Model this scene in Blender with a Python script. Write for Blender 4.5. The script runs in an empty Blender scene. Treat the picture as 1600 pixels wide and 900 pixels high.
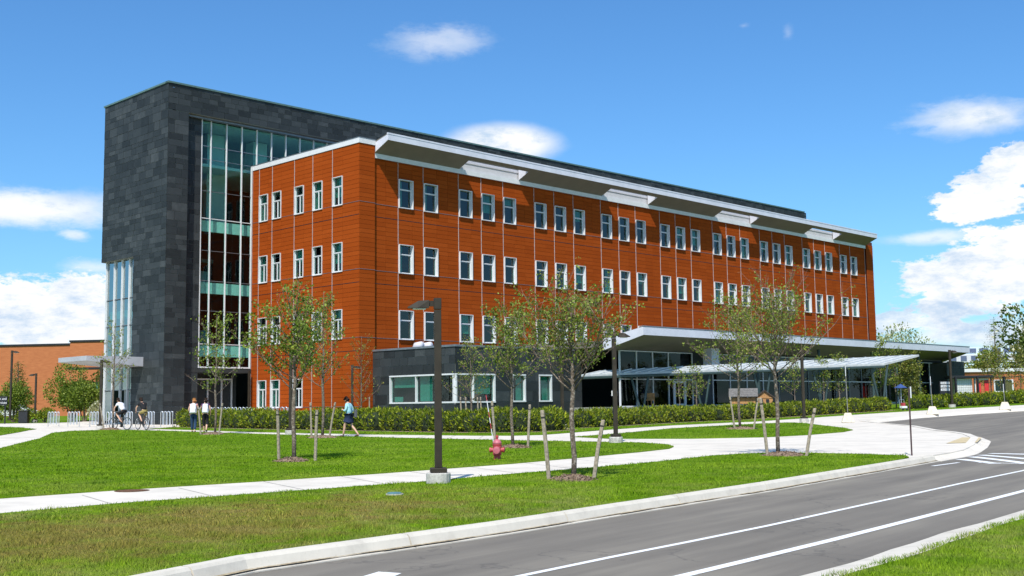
import bpy, bmesh, math, random
import numpy as np
from mathutils import Vector, Matrix
R = math.radians
C = bpy.context.scene.collection
EYE = 1.6
# ---------------------------------------------------------------- camera
PITCH, ROLL, YAW = R(5.846875), R(-0.7001938), R(44.305764)
fw = Vector((0, 1, 0)); rt = Vector((1, 0, 0)); up = Vector((0, 0, 1))
F = fw*math.cos(PITCH)+up*math.sin(PITCH); U = up*math.cos(PITCH)-fw*math.sin(PITCH)
R2 = rt*math.cos(ROLL)+U*math.sin(ROLL); U2 = U*math.cos(ROLL)-rt*math.sin(ROLL)
cd = bpy.data.cameras.new('camera'); cam = bpy.data.objects.new('camera', cd); C.objects.link(cam)
cd.sensor_width = 36; cd.lens = 1791.06/1600*36; cd.clip_start = .1; cd.clip_end = 6000
cam.matrix_world = Matrix.Translation((0, 0, EYE)) @ Matrix(((R2.x, U2.x, -F.x), (R2.y, U2.y, -F.y), (R2.z, U2.z, -F.z))).to_4x4()
bpy.context.scene.camera = cam
# ---------------------------------------------------------------- light
SUN = Vector((.146, .751, -1.0)).normalized()          # direction the sunlight travels
sd_ = bpy.data.lights.new('sun', 'SUN'); sd_.energy = 5.0; sd_.angle = R(.53); sd_.color = (1, .955, .88)
sun = bpy.data.objects.new('sun', sd_); C.objects.link(sun); sun.location = (0, -20, 60)
sun.rotation_euler = SUN.to_track_quat('-Z', 'Y').to_euler()
sc = bpy.context.scene
sc.view_settings.view_transform = 'Standard'; sc.view_settings.look = 'None'
sc.view_settings.exposure = 0.12; sc.view_settings.gamma = 1
SKY_STRENGTH = .12
w = bpy.data.worlds.new('World'); sc.world = w; w.use_nodes = True
sc.cycles.diffuse_bounces = 2
nt = w.node_tree; nt.nodes.clear()
def nn(t, typ, **k):
    n = t.nodes.new(typ)
    for a, b in k.items():
        if a == 'i':
            for q, v in b.items():
                if hasattr(v, 'is_linked') or isinstance(v, bpy.types.NodeSocket): t.links.new(v, n.inputs[q])
                else: n.inputs[q].default_value = v
        else: setattr(n, a, b)
    return n
def mth(t, op, a, b=0.0, c=None, clamp=False):
    n = t.nodes.new('ShaderNodeMath'); n.operation = op; n.use_clamp = clamp
    for k, v in enumerate((a, b, c)):
        if v is None: continue
        if isinstance(v, bpy.types.NodeSocket): t.links.new(v, n.inputs[k])
        else: n.inputs[k].default_value = v
    return n.outputs[0]
def mixc(t, f, a, b, mode='MIX'):
    n = t.nodes.new('ShaderNodeMix'); n.data_type = 'RGBA'; n.blend_type = mode
    for k, v in ((0, f), (6, a), (7, b)):
        if isinstance(v, bpy.types.NodeSocket): t.links.new(v, n.inputs[k])
        else: n.inputs[k].default_value = v if k == 0 else (tuple(v)+(1,))[:4]
    return n.outputs[2]
def noise(t, vec, scale, detail=3, rough=.5, dist=0):
    n = nn(t, 'ShaderNodeTexNoise'); n.inputs['Scale'].default_value = scale; n.inputs['Detail'].default_value = detail
    n.inputs['Roughness'].default_value = rough; n.inputs['Distortion'].default_value = dist
    if vec is not None: t.links.new(vec, n.inputs['Vector'])
    return n.outputs[0]
def ramp(t, f, stops):
    n = nn(t, 'ShaderNodeValToRGB'); e = n.color_ramp.elements
    while len(e) < len(stops): e.new(.5)
    for x, (p, c) in zip(e, stops):
        x.position = p; x.color = tuple(c)+(1,) if len(c) == 3 else c
    t.links.new(f, n.inputs[0]); return n.outputs[0]
def smooth(t, v, a, b):
    n = nn(t, 'ShaderNodeMapRange'); n.interpolation_type = 'SMOOTHSTEP'
    t.links.new(v, n.inputs[0]); n.inputs[1].default_value = a; n.inputs[2].default_value = b
    return n.outputs[0]
sky = nn(nt, 'ShaderNodeTexSky'); sky.sky_type = 'NISHITA'; sky.sun_disc = False
sky.sun_elevation = math.asin(-SUN.z); sky.sun_rotation = math.atan2(-SUN.x, -SUN.y)
sky.air_density = 1.0; sky.dust_density = .9; sky.ozone_density = 3.0
skyc = nn(nt, 'ShaderNodeHueSaturation', i={'Saturation': 1.12, 'Value': 1.0, 'Color': sky.outputs[0]}).outputs[0]
skyc = mixc(nt, 1.0, skyc, (.75*SKY_STRENGTH, 1.12*SKY_STRENGTH, 1.36*SKY_STRENGTH), 'MULTIPLY')
tc = nn(nt, 'ShaderNodeTexCoord'); sep = nn(nt, 'ShaderNodeSeparateXYZ'); nt.links.new(tc.outputs['Generated'], sep.inputs[0])
az = mth(nt, 'ARCTAN2', sep.outputs[0], sep.outputs[1]); el = mth(nt, 'ARCSINE', sep.outputs[2])
cmb = nn(nt, 'ShaderNodeCombineXYZ', i={0: az, 1: mth(nt, 'MULTIPLY', el, 2.2), 2: 0.0}); CV = cmb.outputs[0]
nA = noise(nt, CV, 11, 8, .6, .3); nB = noise(nt, CV, 34, 8, .68)
nC = noise(nt, CV, 5, 3, .5)
dA = mth(nt, 'SUBTRACT', nA, .5); dB = mth(nt, 'SUBTRACT', nB, .5)
CL = [(-.060,.312,.054,.017,.50,.8),(-.007,.227,.056,.019,1.,.15),(-.400,.162,.088,.019,.95,.5),(-.368,.143,.018,.006,.7,.8),(-.393,.078,.110,.036,1.,.9),(-.350,.117,.034,.007,.6,.8),
      (.393,.228,.062,.016,.9,.5),(.400,.161,.047,.020,1.,1.),(.422,.183,.027,.020,1.,1.),(.374,.088,.060,.030,1.,1.),(.420,.114,.050,.034,1.,1.),(.352,.133,.045,.007,.7,.5),(.394,.053,.089,.014,.9,.6),
      (.208,.318,.006,.003,.22,1.),(.245,.310,.006,.008,.25,1.),(.329,.064,.034,.011,.9,1.)]
mask = None
for (a, e, ra, re, s, rg) in CL:
    x = mth(nt, 'DIVIDE', mth(nt, 'SUBTRACT', az, a), ra); y = mth(nt, 'DIVIDE', mth(nt, 'SUBTRACT', el, e), re)
    r = mth(nt, 'SQRT', mth(nt, 'ADD', mth(nt, 'MULTIPLY', x, x), mth(nt, 'MULTIPLY', y, y)))
    r = mth(nt, 'ADD', r, mth(nt, 'MULTIPLY', dA, 2.6*rg)); r = mth(nt, 'ADD', r, mth(nt, 'MULTIPLY', dB, 2.0*rg))
    m = mth(nt, 'MULTIPLY', smooth(nt, r, 1.15 if (rg < .9 or s < .3) else 1.02, (-.3 if s < .3 else ((-.1 if s < .7 else .25) if rg < .9 else .74)) if rg > .3 else .45), s)
    mask = m if mask is None else mth(nt, 'MAXIMUM', mask, m)
# clouds over the rest of the sky outside the view, thickening towards the horizon
band = mth(nt, 'MULTIPLY', mth(nt, 'MULTIPLY', smooth(nt, noise(nt, CV, 3.2, 8, .6), .60, .74), .5), smooth(nt, mth(nt, 'ABSOLUTE', az), .50, .62))
band = mth(nt, 'MULTIPLY', band, smooth(nt, el, .9, .3))
hz = mth(nt, 'MULTIPLY', smooth(nt, el, .07, .0), mth(nt, 'MULTIPLY', smooth(nt, nA, .36, .60), .7))
mask = mth(nt, 'MAXIMUM', mth(nt, 'MAXIMUM', mask, band), hz, clamp=True)
shade = smooth(nt, mth(nt, 'ADD', mth(nt, 'MULTIPLY', nB, .5), mth(nt, 'MULTIPLY', nC, .6)), .40, .60)
cloudc = mixc(nt, shade, (.50, .65, .84), (.96, .97, .98))
tot = mixc(nt, mask, skyc, cloudc)
bg = nn(nt, 'ShaderNodeBackground', i={'Color': tot, 'Strength': 1.0}); ow = nn(nt, 'ShaderNodeOutputWorld')
nt.links.new(bg.outputs[0], ow.inputs[0])

# ---------------------------------------------------------------- helpers
def gz(s, d): return .0085*min(d, 120)+.028*min(max(s-13, 0), 28)
rng = np.random.default_rng(7); random.seed(7)
BROT = R(90)-YAW
def bw(X, Y, Z=0):                 # building axes -> world
    c, s = math.cos(BROT), math.sin(BROT); return Vector((X*c-Y*s, X*s+Y*c, Z))
class MB:
    def __init__(s): s.v = []; s.f = []; s.m = []
    def add(s, vs, fs, mi=0):
        o = len(s.v); s.v += [tuple(p) for p in vs]; s.f += [tuple(o+i for i in q) for q in fs]; s.m += [mi]*len(fs); return s
    def box(s, x0, x1, y0, y1, z0, z1, mi=0):
        if x0 > x1: x0, x1 = x1, x0
        if y0 > y1: y0, y1 = y1, y0
        return s.add([(x0,y0,z0),(x1,y0,z0),(x1,y1,z0),(x0,y1,z0),(x0,y0,z1),(x1,y0,z1),(x1,y1,z1),(x0,y1,z1)],
                     [(3,2,1,0),(4,5,6,7),(0,1,5,4),(1,2,6,5),(2,3,7,6),(3,0,4,7)], mi)
    def prism(s, bot, top, mi=0):      # two rings of equal length
        n = len(bot)
        return s.add(list(bot)+list(top), [tuple(range(n))[::-1], tuple(range(n, 2*n))]+[(i, (i+1)%n, n+(i+1)%n, n+i) for i in range(n)], mi)
    def tube(s, pts, rs, n=6, mi=0, cap=True, phase=0.0):
        pts = [Vector(p) for p in pts]
        if not hasattr(rs, '__len__'): rs = [rs]*len(pts)
        o = len(s.v); a = None
        for k, p in enumerate(pts):
            t = (pts[min(k+1, len(pts)-1)]-pts[max(k-1, 0)])
            if t.length < 1e-9: t = Vector((0, 0, 1))
            t.normalize()
            if a is None: a = t.orthogonal().normalized() if abs(t.z) < .9 else Vector((1, 0, 0)); 
            a = (a-t*a.dot(t)).normalized(); b = t.cross(a)
            for j in range(n):
                q = 2*math.pi*j/n+phase; s.v.append(tuple(p+a*math.cos(q)*rs[k]+b*math.sin(q)*rs[k]))
        for k in range(len(pts)-1):
            for j in range(n):
                s.f.append((o+k*n+j, o+k*n+(j+1)%n, o+(k+1)*n+(j+1)%n, o+(k+1)*n+j)); s.m.append(mi)
        if cap:
            s.f.append(tuple(o+j for j in range(n))[::-1]); s.m.append(mi)
            e = o+(len(pts)-1)*n; s.f.append(tuple(e+j for j in range(n))); s.m.append(mi)
        return s
    def lathe(s, prof, n=16, c=(0,0,0), mi=0):
        return s.tube([(c[0], c[1], c[2]+z) for r, z in prof], [r for r, z in prof], n, mi)
    def mesh(s, name, mats):
        me = bpy.data.meshes.new(name); me.from_pydata(s.v, [], s.f)
        for m in (mats if isinstance(mats, (list, tuple)) else [mats]): me.materials.append(m)
        if any(s.m): me.polygons.foreach_set('material_index', s.m)
        bm = bmesh.new(); bm.from_mesh(me); bmesh.ops.recalc_face_normals(bm, faces=bm.faces[:]); bm.to_mesh(me); bm.free()
        me.update(); return me
    def obj(s, name, mats, parent=None, loc=None, smooth_=False, bevel=0, **kw):
        me = s.mesh(name, mats)
        return link(name, me, parent, loc, smooth_, bevel, **kw)
def link(name, me, parent=None, loc=None, smooth_=False, bevel=0, label=None, cat=None, group=None, kind=None, rot=None):
    if bevel:
        bm = bmesh.new(); bm.from_mesh(me)
        bmesh.ops.bevel(bm, geom=bm.edges[:], offset=bevel, segments=1, affect='EDGES', clamp_overlap=True)
        bm.to_mesh(me); bm.free()
    if smooth_: me.polygons.foreach_set('use_smooth', [True]*len(me.polygons))
    o = bpy.data.objects.new(name, me); C.objects.link(o)
    if parent: o.parent = parent
    if loc is not None: o.location = loc
    if rot is not None: o.rotation_euler = rot
    tag(o, label, cat, group, kind); return o
def tag(o, label=None, cat=None, group=None, kind=None):
    for k, v in (('label', label), ('category', cat), ('group', group), ('kind', kind)):
        if v: o[k] = v
    return o
def empty(name, loc, rz=0, label=None, cat=None, group=None, rot=None):
    o = bpy.data.objects.new(name, None); C.objects.link(o); o.location = loc
    o.rotation_euler = rot if rot is not None else (0, 0, rz)
    o.empty_display_size = .2; return tag(o, label, cat, group)
def dup(src, loc=None, rz=None, label=None, group=None):
    c = src.copy(); C.objects.link(c)
    if loc is not None: c.location = loc
    if rz is not None: c.rotation_euler = (0, 0, rz)
    if label: c['label'] = label
    if group: c['group'] = group
    for ch in list(src.children):
        d = ch.copy(); C.objects.link(d); d.parent = c
        for g in list(ch.children):
            e = g.copy(); C.objects.link(e); e.parent = d
    return c
def quads(name, V, mats, midx=None):   # V: (n,4,3)
    n = len(V); me = bpy.data.meshes.new(name)
    me.vertices.add(n*4); me.vertices.foreach_set('co', V.reshape(-1).astype(np.float32))
    me.loops.add(n*4); me.loops.foreach_set('vertex_index', np.arange(n*4, dtype=np.int32))
    me.polygons.add(n); me.polygons.foreach_set('loop_start', np.arange(0, n*4, 4, dtype=np.int32))
    me.polygons.foreach_set('loop_total', np.full(n, 4, dtype=np.int32))
    for m in mats: me.materials.append(m)
    if midx is not None: me.polygons.foreach_set('material_index', midx.astype(np.int32))
    me.update(calc_edges=True); return me
def leafquads(P, size, rg, D=None, asp=.62, jit=.4):
    n = len(P); a = rg.normal(size=(n, 3))
    if D is not None: a = D+rg.normal(size=(n, 3))*jit
    a /= np.linalg.norm(a, axis=1)[:, None]+1e-9
    b = np.cross(a, rg.normal(size=(n, 3))); b /= np.linalg.norm(b, axis=1)[:, None]+1e-9
    L = (size*rg.uniform(.6, 1.25, n))[:, None]; W = L*asp*.5
    return np.stack([P, P+a*L*.45+b*W, P+a*L, P+a*L*.45-b*W], 1)

# ---------------------------------------------------------------- materials
def mat(name):
    m = bpy.data.materials.new(name); m.use_nodes = True; t = m.node_tree
    return m, t, t.nodes['Principled BSDF']
def geo(t): return nn(t, 'ShaderNodeNewGeometry')
def pos(t): return geo(t).outputs['Position']
def objc(t): return nn(t, 'ShaderNodeTexCoord').outputs['Object']
def bump(t, b, h, s=.3, d=.02):
    n = nn(t, 'ShaderNodeBump', i={'Strength': s, 'Distance': d, 'Height': h}); t.links.new(n.outputs[0], b.inputs['Normal'])
def simple(name, col, rough=.6, var=.12, scale=6, metal=0, spec=.5, bmp=0):
    m, t, b = mat(name); n = noise(t, pos(t), scale, 4, .6)
    lo = tuple(c*(1-var*1.5) for c in col); hi = tuple(min(1, c*(1+var)) for c in col)
    t.links.new(ramp(t, n, [(.3, lo), (.7, hi)]), b.inputs['Base Color'])
    b.inputs['Roughness'].default_value = rough; b.inputs['Metallic'].default_value = metal; b.inputs['Specular IOR Level'].default_value = spec
    if bmp: bump(t, b, n, bmp, .02)
    return m
def tilemat(name, stops, src, rough=.5, sc_=3, stretch=(1, 1, 1), amt=.35, spec=.5):
    m, t, b = mat(name)
    rnd = nn(t, 'ShaderNodeObjectInfo').outputs['Random'] if src == 'obj' else geo(t).outputs['Random Per Island']
    mp = nn(t, 'ShaderNodeMapping', i={'Vector': pos(t), 'Scale': stretch}).outputs[0]
    n = noise(t, mp, sc_, 5, .65)
    f = mth(t, 'ADD', mth(t, 'MULTIPLY', rnd, 1-amt), mth(t, 'MULTIPLY', n, amt))
    t.links.new(ramp(t, f, stops), b.inputs['Base Color'])
    b.inputs['Roughness'].default_value = rough; b.inputs['Specular IOR Level'].default_value = spec
    bump(t, b, n, .15, .01); return m
SLATE = [(.15, (.014, .017, .018)), (.45, (.026, .031, .033)), (.75, (.040, .046, .048)), (.97, (.085, .092, .092))]
slateO = tilemat('slate', SLATE, 'obj', .62, 2.5, (1, 1, 1), .4, .3); slateI = tilemat('slate_field', SLATE, 'isl', .62, 2.5, (1, 1, 1), .4, .3)
TERRA = [(.1, (.255, .044, .005)), (.5, (.300, .054, .006)), (.9, (.345, .066, .009))]
terraO = tilemat('terracotta', TERRA, 'obj', .85, .5, (1, 1, 3), .6, .06); terraI = tilemat('terracotta_field', TERRA, 'isl', .85, .5, (1, 1, 3), .6, .06)
joint = simple('joint_shadow_gap', (.10, .022, .010), .9, .1)
mortar = simple('slate_joint', (.20, .21, .20), .9, .1)
alu = simple('white_aluminium', (.66, .66, .66), .38, .05, 2, 0, .5)
fasciaM = simple('fascia_panel', (.62, .62, .68), .45, .06, 1.2, 0, .4)
softM = simple('soffit_panel', (.17, .155, .125), .75, .08, 1)
whitewall = simple('white_render', (.58, .57, .60), .7, .05, 2)
coping = simple('grey_coping', (.20, .22, .24), .4, .15, 3, .4)
greencap = simple('patina_coping', (.12, .20, .18), .5, .15, 3, .3)
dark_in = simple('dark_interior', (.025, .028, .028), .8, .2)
floor_in = simple('interior_floor', (.30, .30, .28), .5, .15)
wall_in = simple('interior_pale_wall', (.68, .74, .72), .8, .05)
finM = simple('fin_aluminium', (.46, .40, .38), .5, .05)
blindM = simple('teal_curtain', (.22, .42, .35), .8, .12, 9)
teal_steel = simple('teal_steel', (.045, .075, .075), .5, .15, 4, .2)
bronze = simple('bronze_paint', (.036, .028, .018), .6, .2, 4, 0, .3)
galv = simple('galvanised_tube', (.62, .65, .68), .32, .1, 6, .55)
concrete_b = simple('footing_concrete', (.50, .47, .42), .85, .22, 14, 0, .3, .3)
woodM = simple('stake_wood', (.34, .28, .21), .85, .3, 20, 0, .2, .3)
wood_w = simple('shed_wood', (.42, .22, .08), .8, .25, 9); shingleM = simple('shingle_grey', (.15, .14, .13), .9, .25, 9)
blackM = simple('black_metal', (.015, .015, .017), .45, .2); black_rub = simple('black_rubber', (.02, .02, .02), .8, .2)
def glass(name, tint, refl=.10, rough=.02, k=.55):
    m, t, b = mat(name); t.nodes.remove(b); out = t.nodes['Material Output']
    n = noise(t, pos(t), .6, 2)
    tr = nn(t, 'ShaderNodeBsdfTransparent', i={'Color': tint+(1,)}); gl = nn(t, 'ShaderNodeBsdfGlossy', i={'Color': (.85, .95, .95, 1), 'Roughness': rough})
    fr = nn(t, 'ShaderNodeFresnel', i={'IOR': 1.5}); f = mth(t, 'ADD', mth(t, 'MULTIPLY', fr.outputs[0], k), refl, clamp=True); f = mth(t, 'MULTIPLY', f, mth(t, 'SUBTRACT', 1.0, geo(t).outputs['Backfacing']))
    mx = nn(t, 'ShaderNodeMixShader'); t.links.new(f, mx.inputs[0]); t.links.new(tr.outputs[0], mx.inputs[1]); t.links.new(gl.outputs[0], mx.inputs[2])
    t.links.new(mx.outputs[0], out.inputs[0]); return m
glassW = glass('window_glass', (.56, .78, .74), .03, k=1.0); glassC = glass('curtain_wall_glass', (.70, .90, .86), .0, k=.85); glassL = glass('lobby_glass', (.40, .5, .5), .0, k=.7)
glassT = glass('tall_corner_glass', (.42, .66, .60), .36, k=1.0)
# ground colours
def grasscol(t, P):
    big = noise(t, P, .35, 4, .6); mid = noise(t, P, 2.2, 4, .65); fine = noise(t, P, 28, 3, .7)
    c = ramp(t, mth(t, 'ADD', mth(t, 'MULTIPLY', mid, .55), mth(t, 'MULTIPLY', fine, .45)), [(.30, (.055, .115, .003)), (.5, (.105, .205, .005)), (.72, (.20, .29, .014))])
    c2 = mixc(t, smooth(t, big, .42, .66), c, mixc(t, .5, c, (.22, .30, .03)))
    # worn brownish patch near the road on the left
    sp = nn(t, 'ShaderNodeSeparateXYZ'); t.links.new(P, sp.inputs[0]); x, y = sp.outputs[0], sp.outputs[1]
    def ell(cx, cy, rx, ry, ang):
        dx = mth(t, 'SUBTRACT', x, cx); dy = mth(t, 'SUBTRACT', y, cy); ca, sa = math.cos(ang), math.sin(ang)
        u = mth(t, 'DIVIDE', mth(t, 'ADD', mth(t, 'MULTIPLY', dx, ca), mth(t, 'MULTIPLY', dy, sa)), rx)
        v = mth(t, 'DIVIDE', mth(t, 'SUBTRACT', mth(t, 'MULTIPLY', dy, ca), mth(t, 'MULTIPLY', dx, sa)), ry)
        return mth(t, 'ADD', mth(t, 'MULTIPLY', u, u), mth(t, 'MULTIPLY', v, v))
    pat = ell(-4.6, 14.2, 5.6, 2.3, R(52))
    pat = smooth(t, mth(t, 'ADD', pat, mth(t, 'MULTIPLY', mth(t, 'SUBTRACT', mid, .5), 4.0)), 1.9, -.2)
    pat = mth(t, 'MULTIPLY', pat, mth(t, 'ADD', .35, mth(t, 'MULTIPLY', fine, .95)), clamp=True)
    straw = mth(t, 'MULTIPLY', smooth(t, noise(t, P, .8, 5, .7), .42, .66), mth(t, 'MULTIPLY', smooth(t, y, 27, 15), .62))
    c2 = mixc(t, straw, c2, (.245, .235, .075))
    dk = mth(t, 'MULTIPLY', smooth(t, noise(t, P, 1.3, 4, .65), .55, .70), .5); c2 = mixc(t, dk, c2, (.050, .115, .008))
    c3 = mixc(t, mth(t, 'MULTIPLY', pat, .80), c2, (.235, .155, .055))
    st = mth(t, 'SUBTRACT', y, 30.0)
    far = smooth(t, y, 22, 50)
    stp = mth(t, 'SINE', mth(t, 'MULTIPLY', mth(t, 'ADD', mth(t, 'MULTIPLY', x, .80), mth(t, 'MULTIPLY', y, -.60)), 3.3))
    c3 = mixc(t, mth(t, 'MULTIPLY', mth(t, 'ADD', mth(t, 'MULTIPLY', stp, .5), .5), mth(t, 'MULTIPLY', smooth(t, y, 18, 30), .22)), c3, (.15, .21, .035))
    return mixc(t, mth(t, 'MULTIPLY', far, .30), c3, (.080, .165, .008))
def grassmat(name, blade):
    m, t, b = mat(name); P = pos(t); c = grasscol(t, P)
    if blade:
        r = geo(t).outputs['Random Per Island']
        c = mixc(t, 1.0, c, ramp(t, r, [(0, (.75, .8, .7)), (.6, (1.15, 1.15, 1.0)), (.95, (1.5, 1.35, 1.2)), (1, (1.9, 1.8, 2.6))]), 'MULTIPLY')
    t.links.new(c, b.inputs['Base Color']); b.inputs['Roughness'].default_value = .9; b.inputs['Specular IOR Level'].default_value = .04
    if not blade: bump(t, b, noise(t, P, 22, 4, .7), .9, .05)
    return m
grassG = grassmat('turf', False); grassB = grassmat('grass_blade', True)
def concmat(name, col=(.66, .60, .51), stain=(.44, .40, .33), sc_=1.2):
    m, t, b = mat(name); P = pos(t); n1 = noise(t, P, sc_, 5, .65); n2 = noise(t, P, 30, 4, .7); n3 = noise(t, P, .25, 2)
    c = ramp(t, n1, [(.28, tuple(x*.82 for x in col)), (.5, col), (.75, tuple(min(.8, x*1.08) for x in col))])
    c = mixc(t, mth(t, 'MULTIPLY', smooth(t, n2, .60, .74), .35), c, stain)
    c = mixc(t, mth(t, 'MULTIPLY', smooth(t, n3, .55, .7), .25), c, stain)
    t.links.new(c, b.inputs['Base Color']); b.inputs['Roughness'].default_value = .85; bump(t, b, n2, .25, .01); return m
conc = concmat('pavement_concrete'); concK = concmat('kerb_concrete', (.60, .55, .46), (.35, .28, .2), 3)
m, t, b = mat('asphalt'); P = pos(t)
mp = nn(t, 'ShaderNodeMapping', i={'Vector': P, 'Rotation': (0, 0, R(-51.5))}).outputs[0]
mp2 = nn(t, 'ShaderNodeMapping', i={'Vector': mp, 'Scale': (.12, 1.6, 1)}).outputs[0]
n1 = noise(t, mp2, 1.0, 5, .6); n2 = noise(t, P, 60, 3, .8); n3 = noise(t, P, .5, 3)
c = ramp(t, mth(t, 'ADD', mth(t, 'MULTIPLY', n1, .75), mth(t, 'MULTIPLY', n3, .25)), [(.34, (.135, .117, .092)), (.5, (.172, .150, .118)), (.68, (.235, .207, .160))])
c = mixc(t, mth(t, 'MULTIPLY', smooth(t, n2, .5, .8), .35), c, (.26, .25, .23))
vo = nn(t, 'ShaderNodeTexVoronoi'); vo.feature = 'DISTANCE_TO_EDGE'; vo.inputs['Scale'].default_value = .13
nz = nn(t, 'ShaderNodeTexNoise', i={'Scale': .8, 'Detail': 6.0, 'Vector': P}); sc3 = nn(t, 'ShaderNodeVectorMath', operation='SCALE'); t.links.new(nz.outputs[1], sc3.inputs[0]); sc3.inputs['Scale'].default_value = 4.0
ad = nn(t, 'ShaderNodeVectorMath', operation='ADD'); t.links.new(P, ad.inputs[0]); t.links.new(sc3.outputs[0], ad.inputs[1]); t.links.new(ad.outputs[0], vo.inputs['Vector'])
c = mixc(t, mth(t, 'MULTIPLY', smooth(t, vo.outputs[0], .006, .001), .35), c, (.05, .045, .04))
oil = mth(t, 'MULTIPLY', smooth(t, noise(t, P, .9, 4, .6), .62, .76), .12); c = mixc(t, oil, c, (.07, .065, .06)); t.links.new(c, b.inputs['Base Color'])
b.inputs['Roughness'].default_value = .85; bump(t, b, n2, .3, .01); asph = m
m, t, b = mat('road_paint'); n = noise(t, pos(t), 14, 5, .75)
t.links.new(ramp(t, n, [(.30, (.45, .44, .41)), (.42, (.78, .78, .76))]), b.inputs['Base Color']); b.inputs['Roughness'].default_value = .7; paint = m
m, t, b = mat('bark_mulch'); n = noise(t, pos(t), 26, 4, .8)
t.links.new(ramp(t, n, [(.3, (.12, .07, .045)), (.5, (.30, .20, .13)), (.7, (.52, .40, .28))]), b.inputs['Base Color']); b.inputs['Roughness'].default_value = .95; bump(t, b, n, 1, .05); mulchM = m
m, t, b = mat('bark'); n = noise(t, pos(t), 22, 4, .7)
t.links.new(ramp(t, n, [(.35, (.07, .05, .035)), (.55, (.17, .13, .095)), (.7, (.46, .41, .34))]), b.inputs['Base Color']); b.inputs['Roughness'].default_value = .9; bark = m
m, t, b = mat('twig_bark'); n = noise(t, pos(t), 22, 4, .7)
t.links.new(ramp(t, n, [(.35, (.13, .07, .045)), (.7, (.38, .27, .20))]), b.inputs['Base Color']); b.inputs['Roughness'].default_value = .9; twig = m
def leafmat(name, a, b_, c_, trans=.35):
    m, t, b = mat(name); out = t.nodes['Material Output']; r = geo(t).outputs['Random Per Island']
    col = ramp(t, r, [(0, a), (.55, b_), (1, c_)]); t.links.new(col, b.inputs['Base Color']); b.inputs['Roughness'].default_value = .55; b.inputs['Specular IOR Level'].default_value = .3
    tl = nn(t, 'ShaderNodeBsdfTranslucent'); t.links.new(mixc(t, 1.0, col, (1.3, 1.25, .6), 'MULTIPLY'), tl.inputs[0])
    mx = nn(t, 'ShaderNodeMixShader'); mx.inputs[0].default_value = trans; t.links.new(b.outputs[0], mx.inputs[1]); t.links.new(tl.outputs[0], mx.inputs[2]); t.links.new(mx.outputs[0], out.inputs[0]); return m
leafA = leafmat('maple_leaf', (.055, .10, .010), (.16, .23, .022), (.36, .42, .08))
leafY = leafmat('spring_leaf', (.12, .13, .03), (.20, .21, .04), (.32, .30, .08))
leafS = leafmat('shrub_leaf', (.030, .065, .010), (.075, .13, .02), (.15, .21, .035))
leafH = leafmat('yew_leaf', (.05, .095, .006), (.19, .25, .014), (.42, .44, .03), .3)
leafD = leafmat('conifer_needle', (.016, .040, .018), (.035, .075, .028), (.07, .12, .04), .15)
leafW = leafmat('pale_blossom_leaf', (.20, .22, .10), (.42, .42, .26), (.68, .66, .50), .3)
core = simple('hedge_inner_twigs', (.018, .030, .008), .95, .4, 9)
brickO = tilemat('brick_wall', [(.2, (.36, .115, .045)), (.8, (.52, .19, .075))], 'obj', .85, 1.5, (1, 1, 4), .9, .2)

# ---------------------------------------------------------------- ground
def sheet(name, poly, off, thick, m, kind='structure', parent=None, zf=None, grid=0):
    bm = bmesh.new(); vs = [bm.verts.new((x, y, 0)) for x, y in poly]; bm.faces.new(vs)
    bmesh.ops.triangulate(bm, faces=bm.faces[:])
    for co, no in (((13, 0, 0), (1, 0, 0)), ((41, 0, 0), (1, 0, 0)), ((0, 120, 0), (0, 1, 0))):
        bmesh.ops.bisect_plane(bm, geom=bm.verts[:]+bm.edges[:]+bm.faces[:], plane_co=co, plane_no=no)
    bmesh.ops.triangulate(bm, faces=bm.faces[:])
    for f in bm.faces:
        if f.normal.z < 0: f.normal_flip()
    if thick:
        r = bmesh.ops.extrude_face_region(bm, geom=bm.faces[:])
        low = set(v for v in r['geom'] if isinstance(v, bmesh.types.BMVert))
        # extruded copy becomes the top
        for v in bm.verts: v.co.z = gz(v.co.x, v.co.y)+off-(0 if v in low else thick)
    else:
        for v in bm.verts: v.co.z = gz(v.co.x, v.co.y)+off
    bmesh.ops.recalc_face_normals(bm, faces=bm.faces[:])
    if not thick:
        for f in bm.faces:
            if f.normal.z < 0: f.normal_flip()
    me = bpy.data.meshes.new(name); bm.to_mesh(me); bm.free(); me.materials.append(m)
    return link(name, me, parent, kind=kind)
sheet('ground', [(-500, -80), (700, -80), (900, 1500), (-900, 1500)], -.16, 0, grassG)
ASPH = [(-15.4,-5.9),(-3.42,10.12),(-2.6,11.72),(-1.46,12.99),(-.04,14.61),(1.52,16.63),(4.42,20.24),(8.9,26.25),(10.39,28.31)]
JUNC = [(11.61,29.93),(12.39,31.13),(13.97,34.25),(15.33,37.28),(16.13,40.07),(16.36,41.78),(16.5,44.01),(17.34,48.92),(17.41,52.68),(17.77,57.65)]
ASPH2 = [(19.06,58.87),(21.79,62.04),(25.45,64.75),(29.66,67.03),(46,76),(75,92)]
NEARA = [(2.77,11.05),(3.69,12.26),(4.67,13.49),(5.8,14.95),(7.2,16.45)]
NEARG = [(2.8,10.31),(3.26,10.81),(4.04,11.69),(4.44,12.28),(5.04,13.0),(5.71,13.92),(6.45,14.74)]
road = sheet('road', ASPH+JUNC+ASPH2+[(90,86),(41,57.2),(9.6,17.6)]+[(x+.15, y-.12) for x, y in NEARG[::-1]]+[(-1.6,3.6),(-8.6,-5.4),(-16,-14)], -.13, 0, asph)
def offs(pts, w_):
    r = []
    for k, p in enumerate(pts):
        a = Vector(pts[max(k-1, 0)]); b_ = Vector(pts[min(k+1, len(pts)-1)]); t_ = (b_-a).normalized(); r.append((p[0]-t_.y*w_, p[1]+t_.x*w_))
    return r
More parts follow.
